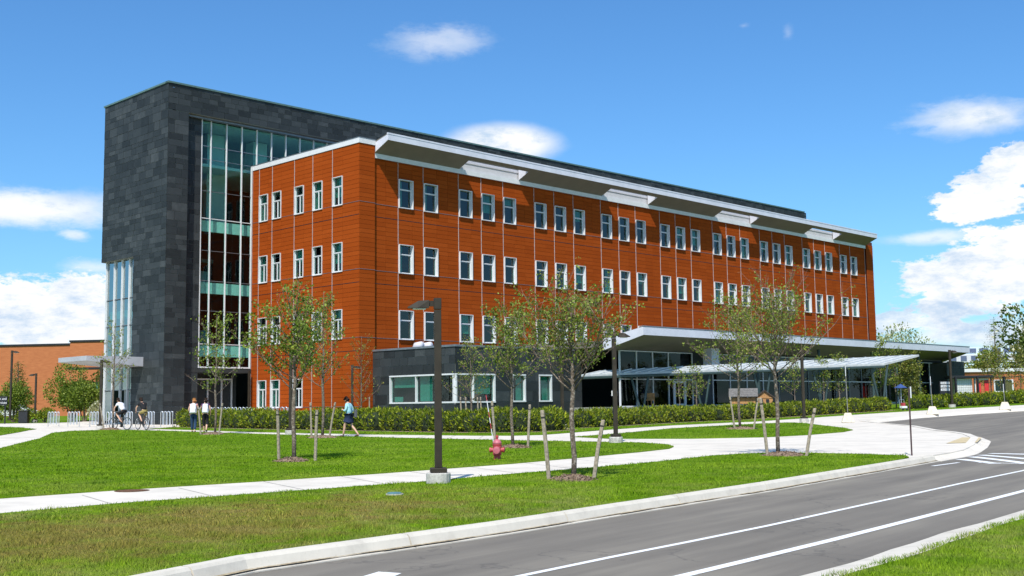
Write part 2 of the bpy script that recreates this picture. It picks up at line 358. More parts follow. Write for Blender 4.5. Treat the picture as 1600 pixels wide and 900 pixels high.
CURB = [(-15.7,-5.75)]+offs(ASPH[1:8], .235)+[(9.45,27.72)]
WA = [(-7.33,16.56),(-6.11,17.96),(-4.33,19.43),(-1.67,21.74),(-.05,23.56),(.66,24.22),(2.66,26.3),(3.75,27.65),(5.07,29.5),(5.96,30.2),(6.73,30.5),(7.57,30.24),(8.74,29.44),(9.62,28.46)]
LB = [(-8.53,19.25),(-7.13,20.65),(-4.97,22.42),(-2.9,24.25),(-.05,27.19),(1.73,29.51),(3.51,31.96),(4.51,33.6),(4.81,34.81),(4.84,36.32),(4.17,37.9),(-.07,41.2),(-4.64,45.25),(-11.38,52.0),(-17.2,58.6),(-20.3,61.6),(-22.43,62.51),(-23.57,61.28),(-23.2,58),(-20.44,49.81),(-17.66,39.73),(-22,28),(-14,10)]
WC = [(-20.34,64.38),(-12.34,55.27),(-5.95,49.63),(-1.6,46.7),(-.07,46.09),(1.1,46.5),(2.0,48.03),(4.45,52.58),(7.99,58.2),(11.72,62.3),(14.17,64.1),(16.57,65.8),(20.77,69.2),(24.52,71.6),(28.78,73.5),(33.37,75.6),(46,82),(78,98)]
LD = [(2.27,43.82),(4.39,47.14),(7.22,52.93),(10.77,57.27),(12.6,59.2),(13.6,59.6),(14.3,59.2),(14.5,57.5),(14.34,54.11),(14.2,49.74),(13.82,47.05),(13.0,45.56),(10.92,42.93),(8.98,41.3),(6.21,40.8),(3.52,41.61)]
LE = [(-60,98),(-36,74.5),(-32.68,73.41),(-30.43,71.11),(-28.2,67.6),(-27.5,66.52),(-26.9,64.0),(-25.86,60.45),(-24.4,54.84),(-40,48)]
sheet('pavement', [(-15.8,-5.6)]+CURB[1:]+[(10.2,28.5)]+[(x-.25,y+.12) for x,y in JUNC]+[(x-.2,y+.3) for x,y in ASPH2]+WC[::-1]+
      [(-19.6,67.5),(-10,82),(-12,90),(-33,98),(-33.4,86.5),(-34.3,85.2),(-37.74,85),(-70,108),(-70,-5)], 0, .18, conc)
lawnA = CURB[1:]+WA[::-1]+[(-16,6),(-16.2,-5.2)]; lawnA = [(-16.0,-5.5)]+lawnA[:-1]
lawns = {'A': (lawnA, .022), 'B': (LB, .022), 'D': (LD, .022), 'E': (LE, .022)}
nearlawn = NEARG+[(9,17.9),(30,44.5),(60,70),(60,-30),(-20,-30),(-8.5,-4.5),(-2,4.2)]
bedline = WC+[(78,125),(45,112),(13,95),(-2,80),(-9,78),(-18.9,68.2)]
sheet('lawn', lawnA, .022, .1, grassG); sheet('lawn', LB, .022, .1, grassG); sheet('lawn', LD, .022, .1, grassG); sheet('lawn', LE, .022, .1, grassG)
sheet('lawn', nearlawn, .0, .2, grassG); sheet('lawn', bedline, .022, .2, grassG)
sheet('lawn', [(-90,110),(-37.74,85.4),(-34.5,85.6),(-33.8,87),(-33.8,128),(-90,140)], .012, .2, grassG)
# kerb with gutter, laid as separate cast lengths
def sweep(pts, prof, name, m, seg=3.0, parent=None, flip=1):
    P = [Vector((x, y)) for x, y in pts]; L = [0]
    for a, b in zip(P, P[1:]): L.append(L[-1]+(b-a).length)
    def at(l):
        l = max(0, min(L[-1]-1e-4, l)); k = max(i for i in range(len(L)-1) if L[i] <= l); q = (l-L[k])/(L[k+1]-L[k])
        # blended tangent
        tt = (P[k+1]-P[k]).normalized(); 
        if q < .5 and k > 0: tt = (tt*(.5+q)+(P[k]-P[k-1]).normalized()*(.5-q)).normalized()
        if q >= .5 and k+2 < len(P): tt = (tt*(1.5-q)+(P[k+2]-P[k+1]).normalized()*(q-.5)).normalized()
        return P[k].lerp(P[k+1], q), Vector((-tt.y, tt.x))*flip
    l = 0
    while l < L[-1]-.3:
        e = min(L[-1], l+seg); mb = MB(); rings = []
        for j in range(5):
            p, n = at(l+.012+(e-l-.024)*j/4); rings.append([(p.x+n.x*u, p.y+n.y*u, gz(p.x, p.y)+z) for u, z in prof])
        k = len(prof); vs = [v for r_ in rings for v in r_]
        fs = [tuple(range(k)), tuple(range(4*k, 5*k))[::-1]]+[(j*k+i, (j+1)*k+i, (j+1)*k+(i+1)%k, j*k+(i+1)%k) for j in range(4) for i in range(k)]
        mb.add(vs, fs); mb.obj('kerb_segment', m, parent); l = e
kr = empty('kerb', (0, 0, 0)); tag(kr, kind='structure')
sweep(ASPH, [(-.02,-.2),(-.02,-.118),(.07,-.108),(.11,-.01),(.14,.020),(.24,.026),(.25,-.2)], 'kerb', concK, 3.0, kr)
kr2 = empty('gutter', (0, 0, 0)); tag(kr2, kind='structure')
sweep([(-9,-5.2),(-2,3.8)]+NEARG+[(9,17.9),(30,44.5)], [(-.08,-.2),(-.08,.0),(.02,.004),(.14,-.085),(.55,-.116),(.55,-.2)], 'gutter', concK, 2.4, kr2)
# dropped kerb round the junction
kr3 = empty('kerb_ramp', (0, 0, 0)); tag(kr3, kind='structure')
sweep([(10.39,28.31)]+JUNC+ASPH2[:5], [(-.05,-.2),(-.05,-.12),(.15,-.11),(.32,.004),(.55,.006),(.55,-.2)], 'ramp', conc, 2.5, kr3)
sheet('kerb_ramp_sand', [(13.9,34.7),(15.1,37.3),(14.7,37.9),(13.0,34.8)], .010, 0, concmat('sandy_concrete', (.55, .44, .25), (.4, .3, .2), 4))
# paving joints: thin saw cuts
cuts = MB()
def cut(a, b, w=.018):
    a = Vector(a); b = Vector(b); n = Vector((-(b-a).y, (b-a).x)).normalized()*w/2
    z = lambda p: gz(p.x, p.y)+.004
    q = [a+n, b+n, b-n, a-n]; cuts.add([(p.x, p.y, z(p)) for p in q], [(3, 2, 1, 0)])
for i in range(9):
    f = i/9; a = Vector((-7.33,16.56)).lerp(Vector((3.75,27.65)), f); b = Vector((-8.6,18.4)).lerp(Vector((2.6,30.6)), f); cut(a, b)
for i in range(16):
    f = i/15; a = Vector((-18.5,60.2)).lerp(Vector((-.1,41.2)), f); b = Vector((-16.9,60.6)).lerp(Vector((-.1,46.0)), f); cut(a, b, .02)
for a, b in (((5,33),(9.6,28.8)),((5,36.5),(14,37)),((9,41.3),(14.6,35)),((3.5,41.5),(1.3,44.2)),((14.6,48),(17,47.5)),((14.9,55),(17.7,54.5)),((14.0,60.4),(18,60)),((11.9,62.6),(10.8,57.5)),((20.2,62),(18.5,68.8)),((25,67.5),(23,73)),((-24,62),(-20,65.5)),((-27,67),(-24,77)),((-22,63),(-21.5,70))): cut(a, b, .022)
cuts.obj('paving_joint', simple('saw_cut', (.30, .28, .25), .9), kind='structure')
# road paint
def stripe(pts, wid, name='road_marking'):
    mb = MB(); P = [Vector(p) for p in pts]; L = []
    for k, p in enumerate(P):
        t_ = (P[min(k+1, len(P)-1)]-P[max(k-1, 0)]).normalized(); n = Vector((-t_.y, t_.x))*wid/2; L += [p+n, p-n]
    z = lambda p: gz(p.x, p.y)-.126
    mb.add([(p.x, p.y, z(p)) for p in L], [(2*k, 2*k+1, 2*k+3, 2*k+2) for k in range(len(P)-1)])
    o = mb.obj(name, paint, kind='structure')
    for f in o.data.polygons:
        if f.normal.z < 0: f.flip()
    return o
stripe([(-1.2,9.7),(.06,11.26),(1.03,12.46),(2.05,13.66),(3.28,15.15),(6.59,19.38),(8.34,21.63),(10.86,24.75),(20,36),(40,61)], .09)
stripe([(.3,9.6),(1.64,11.19),(2.68,12.42),(3.71,13.65),(5.21,15.5),(8.72,19.87),(20,33.9),(40,58.6)], .13)
sheet('road_marking', [(-1.62,11.0),(-1.36,11.62),(-1.12,11.5),(-1.30,10.9)], -.126, 0, paint)
for a, b in (((12.43,30.85),(12.85,28.5)),((11.9,30.1),(12.0,26.8)),((11.2,29.1),(11.3,27.2)),((12.95,31.5),(14.2,29.6))): stripe([a, ((a[0]+b[0])/2+.05, (a[1]+b[1])/2), b], .3)
stripe([(11.1,27.7),(11.9,27.0),(13.1,27.6)], .14); stripe([(9.6,26.6),(10.65,27.75)], .10)
m, t, b = mat('gutter_grit'); n = noise(t, pos(t), 9, 5, .8)
t.links.new(ramp(t, n, [(.35, (.16, .12, .08)), (.55, (.40, .32, .20)), (.7, (.55, .50, .42))]), b.inputs['Base Color']); b.inputs['Roughness'].default_value = .95; gritM = m
rg_ = random.Random(5); gp = offs(ASPH[1:], .045)
for a, b_ in zip(gp, gp[1:]):
    n_ = max(2, int(math.dist(a, b_)/.5)); mb = MB(); vs = []; tx = Vector((b_[0]-a[0], b_[1]-a[1])).normalized(); nx = Vector((-tx.y, tx.x))
    for k in range(n_+1):
        q = k/n_; p = Vector((a[0]+(b_[0]-a[0])*q, a[1]+(b_[1]-a[1])*q)); w0 = rg_.uniform(.012, .05)
        for sg in (-1, 1): e = p+nx*w0*sg; vs.append((e.x, e.y, gz(p.x, p.y)-.098))
    mb.add(vs, [(2*k, 2*k+1, 2*k+3, 2*k+2) for k in range(n_)]); o = mb.obj('gutter_grit', gritM, kind='stuff'); tag(o, 'thin line of sandy grit lying along the kerb gutter', 'grit', 'grit along the kerb')
    for f in o.data.polygons:
        if f.normal.z < 0: f.flip()
# blades of grass
def inpoly(P, poly):
    x, y = P[:, 0], P[:, 1]; r = np.zeros(len(P), bool); n = len(poly)
    for i in range(n):
        x0, y0 = poly[i]; x1, y1 = poly[(i+1)%n]
        if y0 == y1: continue
        r ^= ((y0 > y) != (y1 > y)) & (x < (x1-x0)*(y-y0)/(y1-y0)+x0)
    return r
def blades(poly, off, name, dens=1.0):
    out = []
    for d0, d1, per, h, wd in ((8.5,15,1700,.042,.008),(15,22,900,.040,.012),(22,32,400,.038,.018),(32,50,110,.04,.03),(50,90,30,.045,.05)):
        x0, x1 = -.5*d1-1, .5*d1+1
        n = int((x1-x0)*(d1-d0)*per*dens); P = np.stack([rng.uniform(x0, x1, n), rng.uniform(d0, d1, n)], 1)
        P = P[(np.abs(P[:, 0]) < .47*P[:, 1]+.5)]; P = P[inpoly(P, poly)]
        if not len(P): continue
        n = len(P); clump = .6+.8*(np.sin(P[:, 0]*3.1+np.sin(P[:, 1]*2.3))*np.sin(P[:, 1]*2.7+P[:, 0]))**2
        z = .0085*np.minimum(P[:, 1], 120)+.028*np.clip(P[:, 0]-13, 0, 28)+off
        a = rng.uniform(0, 2*np.pi, n); H = h*rng.uniform(.5, 1.3, n)*clump; ln = rng.normal(size=(n, 2))*H[:, None]*.45
        u = np.stack([np.cos(a), np.sin(a)], 1)*wd/2
        b0 = np.column_stack([P-u, z]); b1 = np.column_stack([P+u, z]); tp = np.column_stack([P+ln, z+H])
        out.append(np.stack([b0, b1, tp], 1))
    V = np.concatenate(out); n = len(V); me = bpy.data.meshes.new(name)
    me.vertices.add(n*3); me.vertices.foreach_set('co', V.reshape(-1).astype(np.float32)); me.loops.add(n*3)
    me.loops.foreach_set('vertex_index', np.arange(n*3, dtype=np.int32)); me.polygons.add(n)
    me.polygons.foreach_set('loop_start', np.arange(0, n*3, 3, dtype=np.int32)); me.polygons.foreach_set('loop_total', np.full(n, 3, dtype=np.int32))
    me.materials.append(grassB); me.update(calc_edges=True)
    return link(name, me, kind='stuff')
for nm, po, of, lb in (('grass', lawnA, .02, 'green to brownish grass between the kerb and the near footpath'), ('grass', LB, .02, 'mown green grass of the large lawn behind the near footpath'),
                   ('grass', LD, .02, 'mown grass of the pointed island lawn by the drive'), ('grass', LE, .02, 'grass of the small lawn at the left edge'),
                   ('grass', nearlawn, 0, 'grass of the verge in the near right corner'), ('grass', bedline, .02, 'grass strip in front of the yew hedges')):
    g = blades(po, of, nm); tag(g, lb, 'grass')

# ---------------------------------------------------------------- main building (built in its own axes: X along the long front, Y back)
OX, OY = 44.37, 56.66
bld = empty('academic_building', bw(OX, OY, 0), BROT, 'four storey terracotta and dark slate building with deep white roof overhangs', 'building')
def bobj(mb, name, mats, parent=None, **k):        # verts given in building axes -> local to the building empty
    mb.v = [(x-OX, y-OY, z) for x, y, z in mb.v]
    return mb.obj(name, mats, parent or bld, **k)
def fmap(face, plane):                            # (u, z, outwards) -> building axes
    if face == 'F': return lambda u, z, w_: (u, plane-w_, z)
    return lambda u, z, w_: (plane-w_, u, z)
def fbox(mb, f, u0, u1, z0, z1, w0, w1, mi=0, shear=0.0):
    vs = [f(u, z+shear*max(0, u-37.4), w_) for z in (z0, z1) for u, w_ in ((u0, w0), (u1, w0), (u1, w1), (u0, w1))]
    mb.add(vs, [(3,2,1,0),(4,5,6,7),(0,1,5,4),(1,2,6,5),(2,3,7,6),(3,0,4,7)], mi)
XW, YW, YF = 44.37, 56.66, 56.86                  # block side wall, block front wall, long front wall
S = 4.3; SILL = [1.6+S*k for k in range(4)]; WH = 1.903
# window columns
uR = [47.69, 49.86]+[a+b for a in (53.06+7.583*k for k in range(7)) for b in (0, 2.17, 4.34)]+[105.86, 108.03]; WR = 1.2
uL = [66.79, 65.19, 62.57, 60.49, 58.34]; WL = 1.05
winsR = [(u, k) for k in (2, 3) for u in uR]+[(u, 1) for u in uR if u < 74]
winsL = [(u, k) for k in (1, 2, 3) for u in uL]+[(u, 0) for u in uL[:3]]
def wall(mb, f, breaks, z0, z1, ops, w0, w1, mi=0):
    bs = sorted(set(breaks))
    for a, b in zip(bs, bs[1:]):
        o = sorted((oz0, oz1) for (ou0, ou1, oz0, oz1) in ops if ou0 < (a+b)/2 < ou1); z = z0
        for (p, q) in o:
            if p > z: fbox(mb, f, a, b, z, p, w0, w1, mi)
            z = max(z, q)
        if z < z1: fbox(mb, f, a, b, z, z1, w0, w1, mi)
panels = []                                       # (distance, mesh key, ...)
def panelling(f, bs, z0, z1, ops, dist):
    bs = sorted(set(round(b, 3) for b in bs)); c = S/15
    for a, b in zip(bs, bs[1:]):
        if b-a < .12: continue
        z = 1.65-c*math.ceil((1.65-z0)/c)
        while z < z1-.02:
            p, q = max(z, z0), min(z+c, z1); segs = [(p, q)]
            for (ou0, ou1, oz0, oz1) in ops:
                if ou0 < (a+b)/2 < ou1:
                    n_ = []
                    for (s0, s1) in segs:
                        if oz1 <= s0 or oz0 >= s1: n_.append((s0, s1)); continue
                        if oz0 > s0: n_.append((s0, oz0))
                        if oz1 < s1: n_.append((oz1, s1))
                    segs = n_
            for (s0, s1) in segs:
                if s1-s0 > .05: panels.append((dist(f((a+b)/2, (s0+s1)/2, 0)), f, a+.007, b-.007, s0+.008, s1-.008))
            z += c
def camdist(p): v = bw(*p); return math.sqrt(v.x**2+v.y**2)
opsR = [(u, u+WR, SILL[k], SILL[k]+WH) for u, k in winsR]; opsL = [(u, u+WL, SILL[k], SILL[k]+WH) for u, k in winsL]
fR, fL, fB = fmap('F', YF), fmap('L', XW), fmap('F', YW)
X0, X1 = 45.6, 112.62                              # start / end of long front
def brk(us, wdt, lo, hi):
    r = [lo, hi]
    for u in us: r += [u, u+wdt]
    r = sorted(r); e = []
    for a, b in zip(r, r[1:]):
        if b-a > 1.7: e += [a+(b-a)*.5]
    return r+e
bR, bL = brk(uR, WR, X0, X1-1.4), brk(uL, WL, YW, 68.7)
wb = MB(); wall(wb, fR, bR, 4.0, 17.9, opsR, -.25, 0); wall(wb, fL, bL, 0, 18.25, opsL, -.25, 0)
fbox(wb, fB, XW+.25, X0, 0, 18.25, -.3, 0); fbox(wb, fB, X1-1.4, X1, 4, 18.25, -.3, 0)
wb.box(X1-.3, X1, YW+.3, 68, 0, 18.3); wb.box(X0-.35, X0-.02, YW, YF+.2, 0, 18.2); wb.box(X1-1.4, X1-1.1, YW+.02, YF+.2, 4, 18.2)
bobj(wb, 'panel_wall', joint)
def near(us): return us
panelling(fR, bR, 4.6, 17.5, opsR, camdist); panelling(fL, bL, .3, 18.28, opsL, camdist)
panelling(fB, [XW-.03, X0], .3, 18.28, [], camdist); panelling(fB, [X1-1.4, X1+.03], 4.6, 17.9, [], camdist)
panels.sort(key=lambda p: p[0]/math.sqrt((p[3]-p[2])*(p[5]-p[4])))
cache = {}; rest = MB()
for i, (d, f, a, b, p, q) in enumerate(panels):
    dep = .03+.004*((i*7)%3-1)
    if i < 300:
        key = (f is fL, round(b-a, 2), round(q-p, 2), (i*7)%3)
        if key not in cache:
            mb = MB(); h, v = (b-a)/2, (q-p)/2
            if f is fL: mb.box(-dep, 0, -h, h, -v, v)
            else: mb.box(-h, h, -dep, 0, -v, v)
            cache[key] = mb.mesh('terracotta_panel', terraO)
        c = f((a+b)/2, (p+q)/2, 0); o = link('terracotta_panel', cache[key], bld, (c[0]-OX, c[1]-OY, c[2]))
    else: fbox(rest, f, a, b, p, q, 0, dep)
bobj(rest, 'terracotta_panel', terraI, kind='stuff')
# vertical white fins and the metal reveals at sill level
fin = {}
def fin_(f, u, z0, z1, isL):
    k = (isL, round(z1-z0, 2))
    if k not in fin:
        mb = MB(); h = (z1-z0)
        if isL: mb.box(-.060, 0, -.012, .012, 0, h)
        else: mb.box(-.012, .012, -.060, 0, 0, h)
        fin[k] = mb.mesh('panel_fin', finM)
    c = f(u, z0, 0); link('panel_fin', fin[k], bld, (c[0]-OX, c[1]-OY, c[2]))
for u in uR+[X1-1.42]:
    zs = sorted(SILL[k] for uu, k in winsR if uu == u)+[99]; z = 4.6
    for zz in zs:
        e = min(zz, 17.5)
        if e-z > .1: fin_(fR, u-.022, z, e, False)
        z = zz+WH
for u in uL:
    zs = sorted(SILL[k] for uu, k in winsL if uu == u)+[99]; z = .3
    for zz in zs:
        e = min(zz, 18.28)
        if e-z > .1: fin_(fL, u+WL+.022, z, e, True)
        z = zz+WH
fin_(fL, 68.70, .3, 18.28, True)
rv = MB(); rd = MB()
for k in range(4):
    z = 1.65+S*k
    def runs(f, lo, hi, ops, m_, zz, th, w1):
        cur = lo
        for (a, b, p, q) in sorted(o for o in ops if o[2] < zz+.03 and o[3] > zz-.03)+[(hi, hi, 0, 0)]:
            if a > cur: fbox(m_, f, cur, a, zz, zz+th, .0, w1)
            cur = b
    if k: runs(fR, X0+.02, X1-1.44, opsR, rv, z-.012, .022, .05); fbox(rv, fB, XW-.02, X0, z-.012, z+.010, 0, .05); fbox(rd, fR, X0+.02, X1-1.44, z-.85, z-.82, 0, .036)
    runs(fL, YW, 68.68, opsL, rv, z-.012, .022, .05); fbox(rd, fL, YW, 68.68, z-.85, z-.82, 0, .036)
bobj(rv, 'sill_reveal', coping); bobj(rd, 'floor_reveal', blackM)
# windows
def window_set(face, W, outw, inw, mull):
    f = (lambda u, z, w_: (u, -w_, z)) if face == 'F' else (lambda u, z, w_: (-w_, u, z)); t_ = .035
    fr = MB()
    for (a, b, p, q) in ((0, t_, 0, WH), (W-t_, W, 0, WH), (t_, W-t_, 0, t_), (t_, W-t_, WH-t_, WH)): fbox(fr, f, a, b, p, q, inw-.12, outw)
    sa = MB(); zt = WH*.66
    fbox(sa, f, t_, W-t_, zt, zt+.05, inw-.06, inw+.05)
    e = .038
    for (a, b, p, q) in ((t_, t_+e, t_, zt), (W-t_-e, W-t_, t_, zt), (t_+e, W-t_-e, t_, t_+e+.03), (t_+e, W-t_-e, zt-e, zt), (t_, t_+.03, zt+.07, WH-t_), (W-t_-.03, W-t_, zt+.07, WH-t_)): fbox(sa, f, a, b, p, q, inw-.05, inw+.03)
    if mull: fbox(sa, f, W*.46, W*.46+.07, t_+e+.03, zt-e, inw-.05, inw+.04)
    g1 = MB(); fbox(g1, f, t_+.01, W-t_-.01, t_, zt, inw-.015, inw-.005); g2 = MB(); fbox(g2, f, t_+.01, W-t_-.01, zt+.07, WH-t_, inw-.015, inw-.005)
    bl = []
    for (c0, c1, zl) in ((.05, .45, .06), (.45, .98, .06), (.05, .97, 1.05), (.05, .3, .06), (.05, .97, 1.42), (.05, .97, .62), (.6, .98, .06)):
        mb = MB(); n_ = 10
        for k in range(n_):
            a = W*(c0+(c1-c0)*k/n_); b = W*(c0+(c1-c0)*(k+1)/n_); dd = .02*(k%2)
            fbox(mb, f, a, b, zl, WH-.06, inw-.16-dd, inw-.15-dd)
        bl.append(mb.mesh('curtain', blindM))
    return fr.mesh('window', alu), sa.mesh('sash', alu), g1.mesh('casement_pane', glassW), g2.mesh('transom_pane', glassW), bl
setR = window_set('F', WR, .17, -.08, False); setL = window_set('L', WL, .10, -.06, True)
def place_window(f, u, k, st, i):
    c = f(u, SILL[k], 0); o = link('window', st[0], bld, (c[0]-OX, c[1]-OY, c[2]))
    link('sash', st[1], o); link('casement_pane', st[2], o); link('transom_pane', st[3], o)
    j = random.Random(i*31+k).randrange(10)
    if j < 7: link('curtain', st[4][j], o)
for i, (u, k) in enumerate(winsR): place_window(fR, u, k, setR, i)
for i, (u, k) in enumerate(winsL): place_window(fL, u, k, setL, i+3)
# rooms behind the windows
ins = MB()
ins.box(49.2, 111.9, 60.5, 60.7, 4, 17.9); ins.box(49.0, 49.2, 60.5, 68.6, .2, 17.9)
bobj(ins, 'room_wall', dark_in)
ins = MB()
for z in (4.9, 9.2, 13.5, 17.75): ins.box(44.7, 112.2, 57.2, 60.5, z, z+.18); ins.box(44.7, 49.0, 60.5, 68.6, z, z+.18)
ins.box(44.7, 49, 57.2, 68.6, .5, .62)
bobj(ins, 'floor_slab', floor_in)
# white cap of the block parapet + roof
cp = MB(); cp.box(XW-.08, XW+.35, YW-.08, 68.75, 18.29, 18.62); cp.box(XW+.35, X0+.02, YW-.08, YW+.3, 18.29, 18.62)
bobj(cp, 'parapet_cap', alu); cp = MB(); cp.box(XW-.10, XW+.4, YW-.10, 68.75, 18.625, 18.66); cp.box(XW+.4, X0+.0, YW-.10, YW+.3, 18.625, 18.66); bobj(cp, 'cap_flashing', coping)
rf = MB(); rf.box(XW+.35, 112.3, YF+.3, 68.1, 18.2, 18.3); bobj(rf, 'flat_roof', coping)
# roof overhang: tilted slab with four rectangular openings
HX = [(53.0, 58.9), (68.2, 74.1), (83.4, 89.3), (98.6, 104.4)]; OX1 = 111.1
def so(y): return 18.44+(17.80-18.44)*(y-55.29)/(56.67-55.29)
def top(y): return 18.88-.31*(y-55.29)/1.2 if y < 56.5 else 18.57
ov = MB(); xs = [45.62]+[v for h in HX for v in h]+[OX1]; H0, H1 = 55.66, 56.66
def slab(mb, xa, xb, ya, yb, mi=0):
    mb.prism([(xa, ya, so(ya)), (xb, ya, so(ya)), (xb, yb, so(yb)), (xa, yb, so(yb))], [(xa, ya, top(ya)), (xb, ya, top(ya)), (xb, yb, top(yb)), (xa, yb, top(yb))], mi)
for i in range(0, len(xs), 2): slab(ov, xs[i], xs[i+1], 55.33, 56.70)
for (a, b) in HX: slab(ov, a, b, 55.33, H0)
bobj(ov, 'roof_overhang', softM)
fa = MB(); ye = 55.29
fa.prism([(45.58, ye, so(ye)-.01), (OX1+.04, ye, so(ye)-.01), (OX1+.04, ye+.036, so(ye)-.01), (45.58, ye+.036, so(ye)-.01)], [(45.58, ye, 18.80), (OX1+.04, ye, 18.80), (OX1+.04, ye+.036, 18.80), (45.58, ye+.036, 18.80)])
for xe in (45.58, OX1):   # end fascias
    fa.prism([(xe, ye+.037, so(ye)-.01), (xe+.038, ye+.037, so(ye)-.01), (xe+.038, YW-.1, so(YW-.1)+.02), (xe, YW-.1, so(YW-.1)+.02)], [(xe, ye+.037, 18.80), (xe+.038, ye+.037, 18.80), (xe+.038, YW-.1, 18.48), (xe, YW-.1, 18.48)])
bobj(fa, 'overhang_fascia', fasciaM)
fl = MB(); fl.box(45.56, OX1+.06, ye-.02, ye+.10, 18.803, 18.90); bobj(fl, 'roof_edge_flashing', fasciaM)
bd = MB(); bd.box(X0+.02, X1-1.43, YF-.19, YF-.10, 17.50, 17.82); bd.box(X0+.02, X1-1.43, YF-.101, YF+.0, 17.52, 17.78); bobj(bd, 'soffit_band', alu)
rb = MB(); rb.box(X0+.02, X1-1.43, YF-.08, YF+.3, 17.83, 18.55); rb.box(X0+.02, X1-1.43, YF-.12, YF-.082, 18.32, 18.42); bobj(rb, 'roof_upstand', whitewall)
for (a, b) in HX:                                  # white linings of each opening
    li = MB()
    for xa, xb in ((a, a+.03), (b-.03, b)):
        li.prism([(xa, H0+.03, so(H0)-.004), (xb, H0+.03, so(H0)-.004), (xb, H1, so(H1)-.004), (xa, H1, so(H1)-.004)], [(xa, H0+.03, top(H0)+.02), (xb, H0+.03, top(H0)+.02), (xb, H1, top(H1)+.02), (xa, H1, top(H1)+.02)])
    li.prism([(a, H0, so(H0)-.004), (b, H0, so(H0)-.004), (b, H0+.03, so(H0)-.004), (a, H0+.03, so(H0)-.004)], [(a, H0, top(H0)+.02), (b, H0, top(H0)+.02), (b, H0+.03, top(H0)+.02), (a, H0+.03, top(H0)+.02)])
    bobj(li, 'opening_lining', whitewall)
# ---------------- slate: backing walls then every tile
XT, YT = 37.43, 68.16; SH = .0052
TOP = 23.22
bk = MB()
bk.box(XT, XT+.3, YT, 77.17, 12.0, TOP); bk.box(XT, XT+.3, YT, 72.5, 0, 12.0); bk.box(XT+.3, 38.92, YT, YT+.25, 0, 21.42)
bk.box(38.65, 40.20, YT+.55, 69.0, 0, 21.42); bk.box(XT+.3, 50, 76.9, 77.17, 12, TOP); bk.box(XT+.3, XT+6, 76.7, 77.17, 11.95, 12.2); bk.box(XT+.3, XT+6, 72.3, 76.7, 12.0, 12.25)
fT = fmap('F', YT)
for a in range(38, 119, 3): fbox(bk, fT, max(a, XT+.3), min(a+3, 119.4), 21.43, TOP, -.25, 0, 0, SH)
for a in range(56, 119, 3): fbox(bk, fT, a, min(a+3, 119.4), 18.3, 21.43, -.25, 0)
bk.box(119.15, 119.4, YT+.25, 84, 0, TOP+.42); bk.box(45, 119.2, 80, 80.3, 12, 23)
bobj(bk, 'slate_wall', mortar)
XS, YS = 45.43, 49.03
bk = MB(); fS, fS2 = fmap('F', YS), fmap('L', XS)
oS = [(XS, 48.66, 1.78, 3.5), (50.1, 51.3, 1.80, 3.5), (52.5, 53.7, 1.80, 3.5)]; oS2 = [(YS, 54.94, 1.78, 3.5)]
wall(bk, fS, [XS, 48.66, 50.1, 51.3, 52.5, 53.7, 56.6], 0, 5.05, oS, -.3, 0); wall(bk, fS2, [YS+.3, 54.94, 56.6], 0, 5.05, oS2, -.3, 0)
bk.box(56.3, 56.6, YS+.3, 56.8, 0, 5.05)
bobj(bk, 'slate_wall', mortar)
bk = MB(); bk.box(104.6, 105.0, 44.3, 56.8, .5, 5.1); bk.box(102.0, 104.6, 44.3, 44.6, .5, 5.1)
bobj(bk, 'slate_wall', mortar)
tiles = []
def slating(f, u0, u1, z0, z1, ops, shear=0.0, hs=(.48, .34, .60, .42, .54, .30), seed=1, wr=(.55, 1.15)):
    rg = random.Random(seed); z = z0; k = 0
    while z < z1-.03:
        h = hs[(k*5+seed+rg.randrange(2))%len(hs)]; e = z+h if z+h < z1-.2 else z1; u = u0-rg.uniform(0, .28)
        while u < u1-.01:
            v = u+rg.uniform(*wr)*(.8 if h < .35 else 1); a, b = max(u, u0), min(v, u1)
            if b-a < .18 and b < u1: u = v; continue
            if u1-b < .2: b = u1; v = u1
            segs = [(a, b, z, e)]
            for (p, q, r_, s_) in ops:
                n_ = []
                for (a1, b1, c1, d1) in segs:
                    if p >= b1 or q <= a1 or r_ >= d1 or s_ <= c1: n_.append((a1, b1, c1, d1)); continue
                    if p > a1: n_.append((a1, p, c1, d1))
                    if q < b1: n_.append((q, b1, c1, d1))
                    x, y = max(a1, p), min(b1, q)
                    if r_ > c1: n_.append((x, y, c1, r_))
                    if s_ < d1: n_.append((x, y, s_, d1))
                segs = n_
            for (a1, b1, c1, d1) in segs:
                if b1-a1 > .06 and d1-c1 > .06: tiles.append((camdist(f((a1+b1)/2, 0, 0))/math.sqrt((b1-a1)*(d1-c1)), f, a1+.011, b1-.011, c1+.011, d1-.011, shear))
            u = v
        z = e; k += 1
fTL = fmap('L', XT)
slating(fTL, YT-.03, 77.17, .6, TOP, [(72.5, 78, 0, 12.0)], seed=1)
slating(fT, XT, 38.92, .6, 21.43, [], seed=2); slating(fT, XT, 119.4, 21.45, TOP, [], SH, seed=3); slating(fT, 56, 119.4, 20.2, 21.44, [], SH, seed=6)
slating(fmap('F', YS), XS, 56.6, .6, 5.05, oS, seed=4, hs=(.62, .50, .70, .46, .62), wr=(.75, 1.15)); slating(fS2, YS-.03, 56.6, .6, 5.05, oS2, seed=5, hs=(.62, .50, .70, .46, .62), wr=(.75, 1.15))
slating(fmap('F', YT+.55), 38.92, 40.20, .6, 21.3, [], seed=12); slating(fmap('F', 44.3), 102, 105.03, .9, 5.1, [], seed=8); slating(fmap('R', 0) if 0 else (lambda u, z, w_: (38.92+w_, u, z)), YT, 68.95, .6, 21.4, [], seed=9)
tiles.sort(key=lambda p: p[0]); rest = MB()
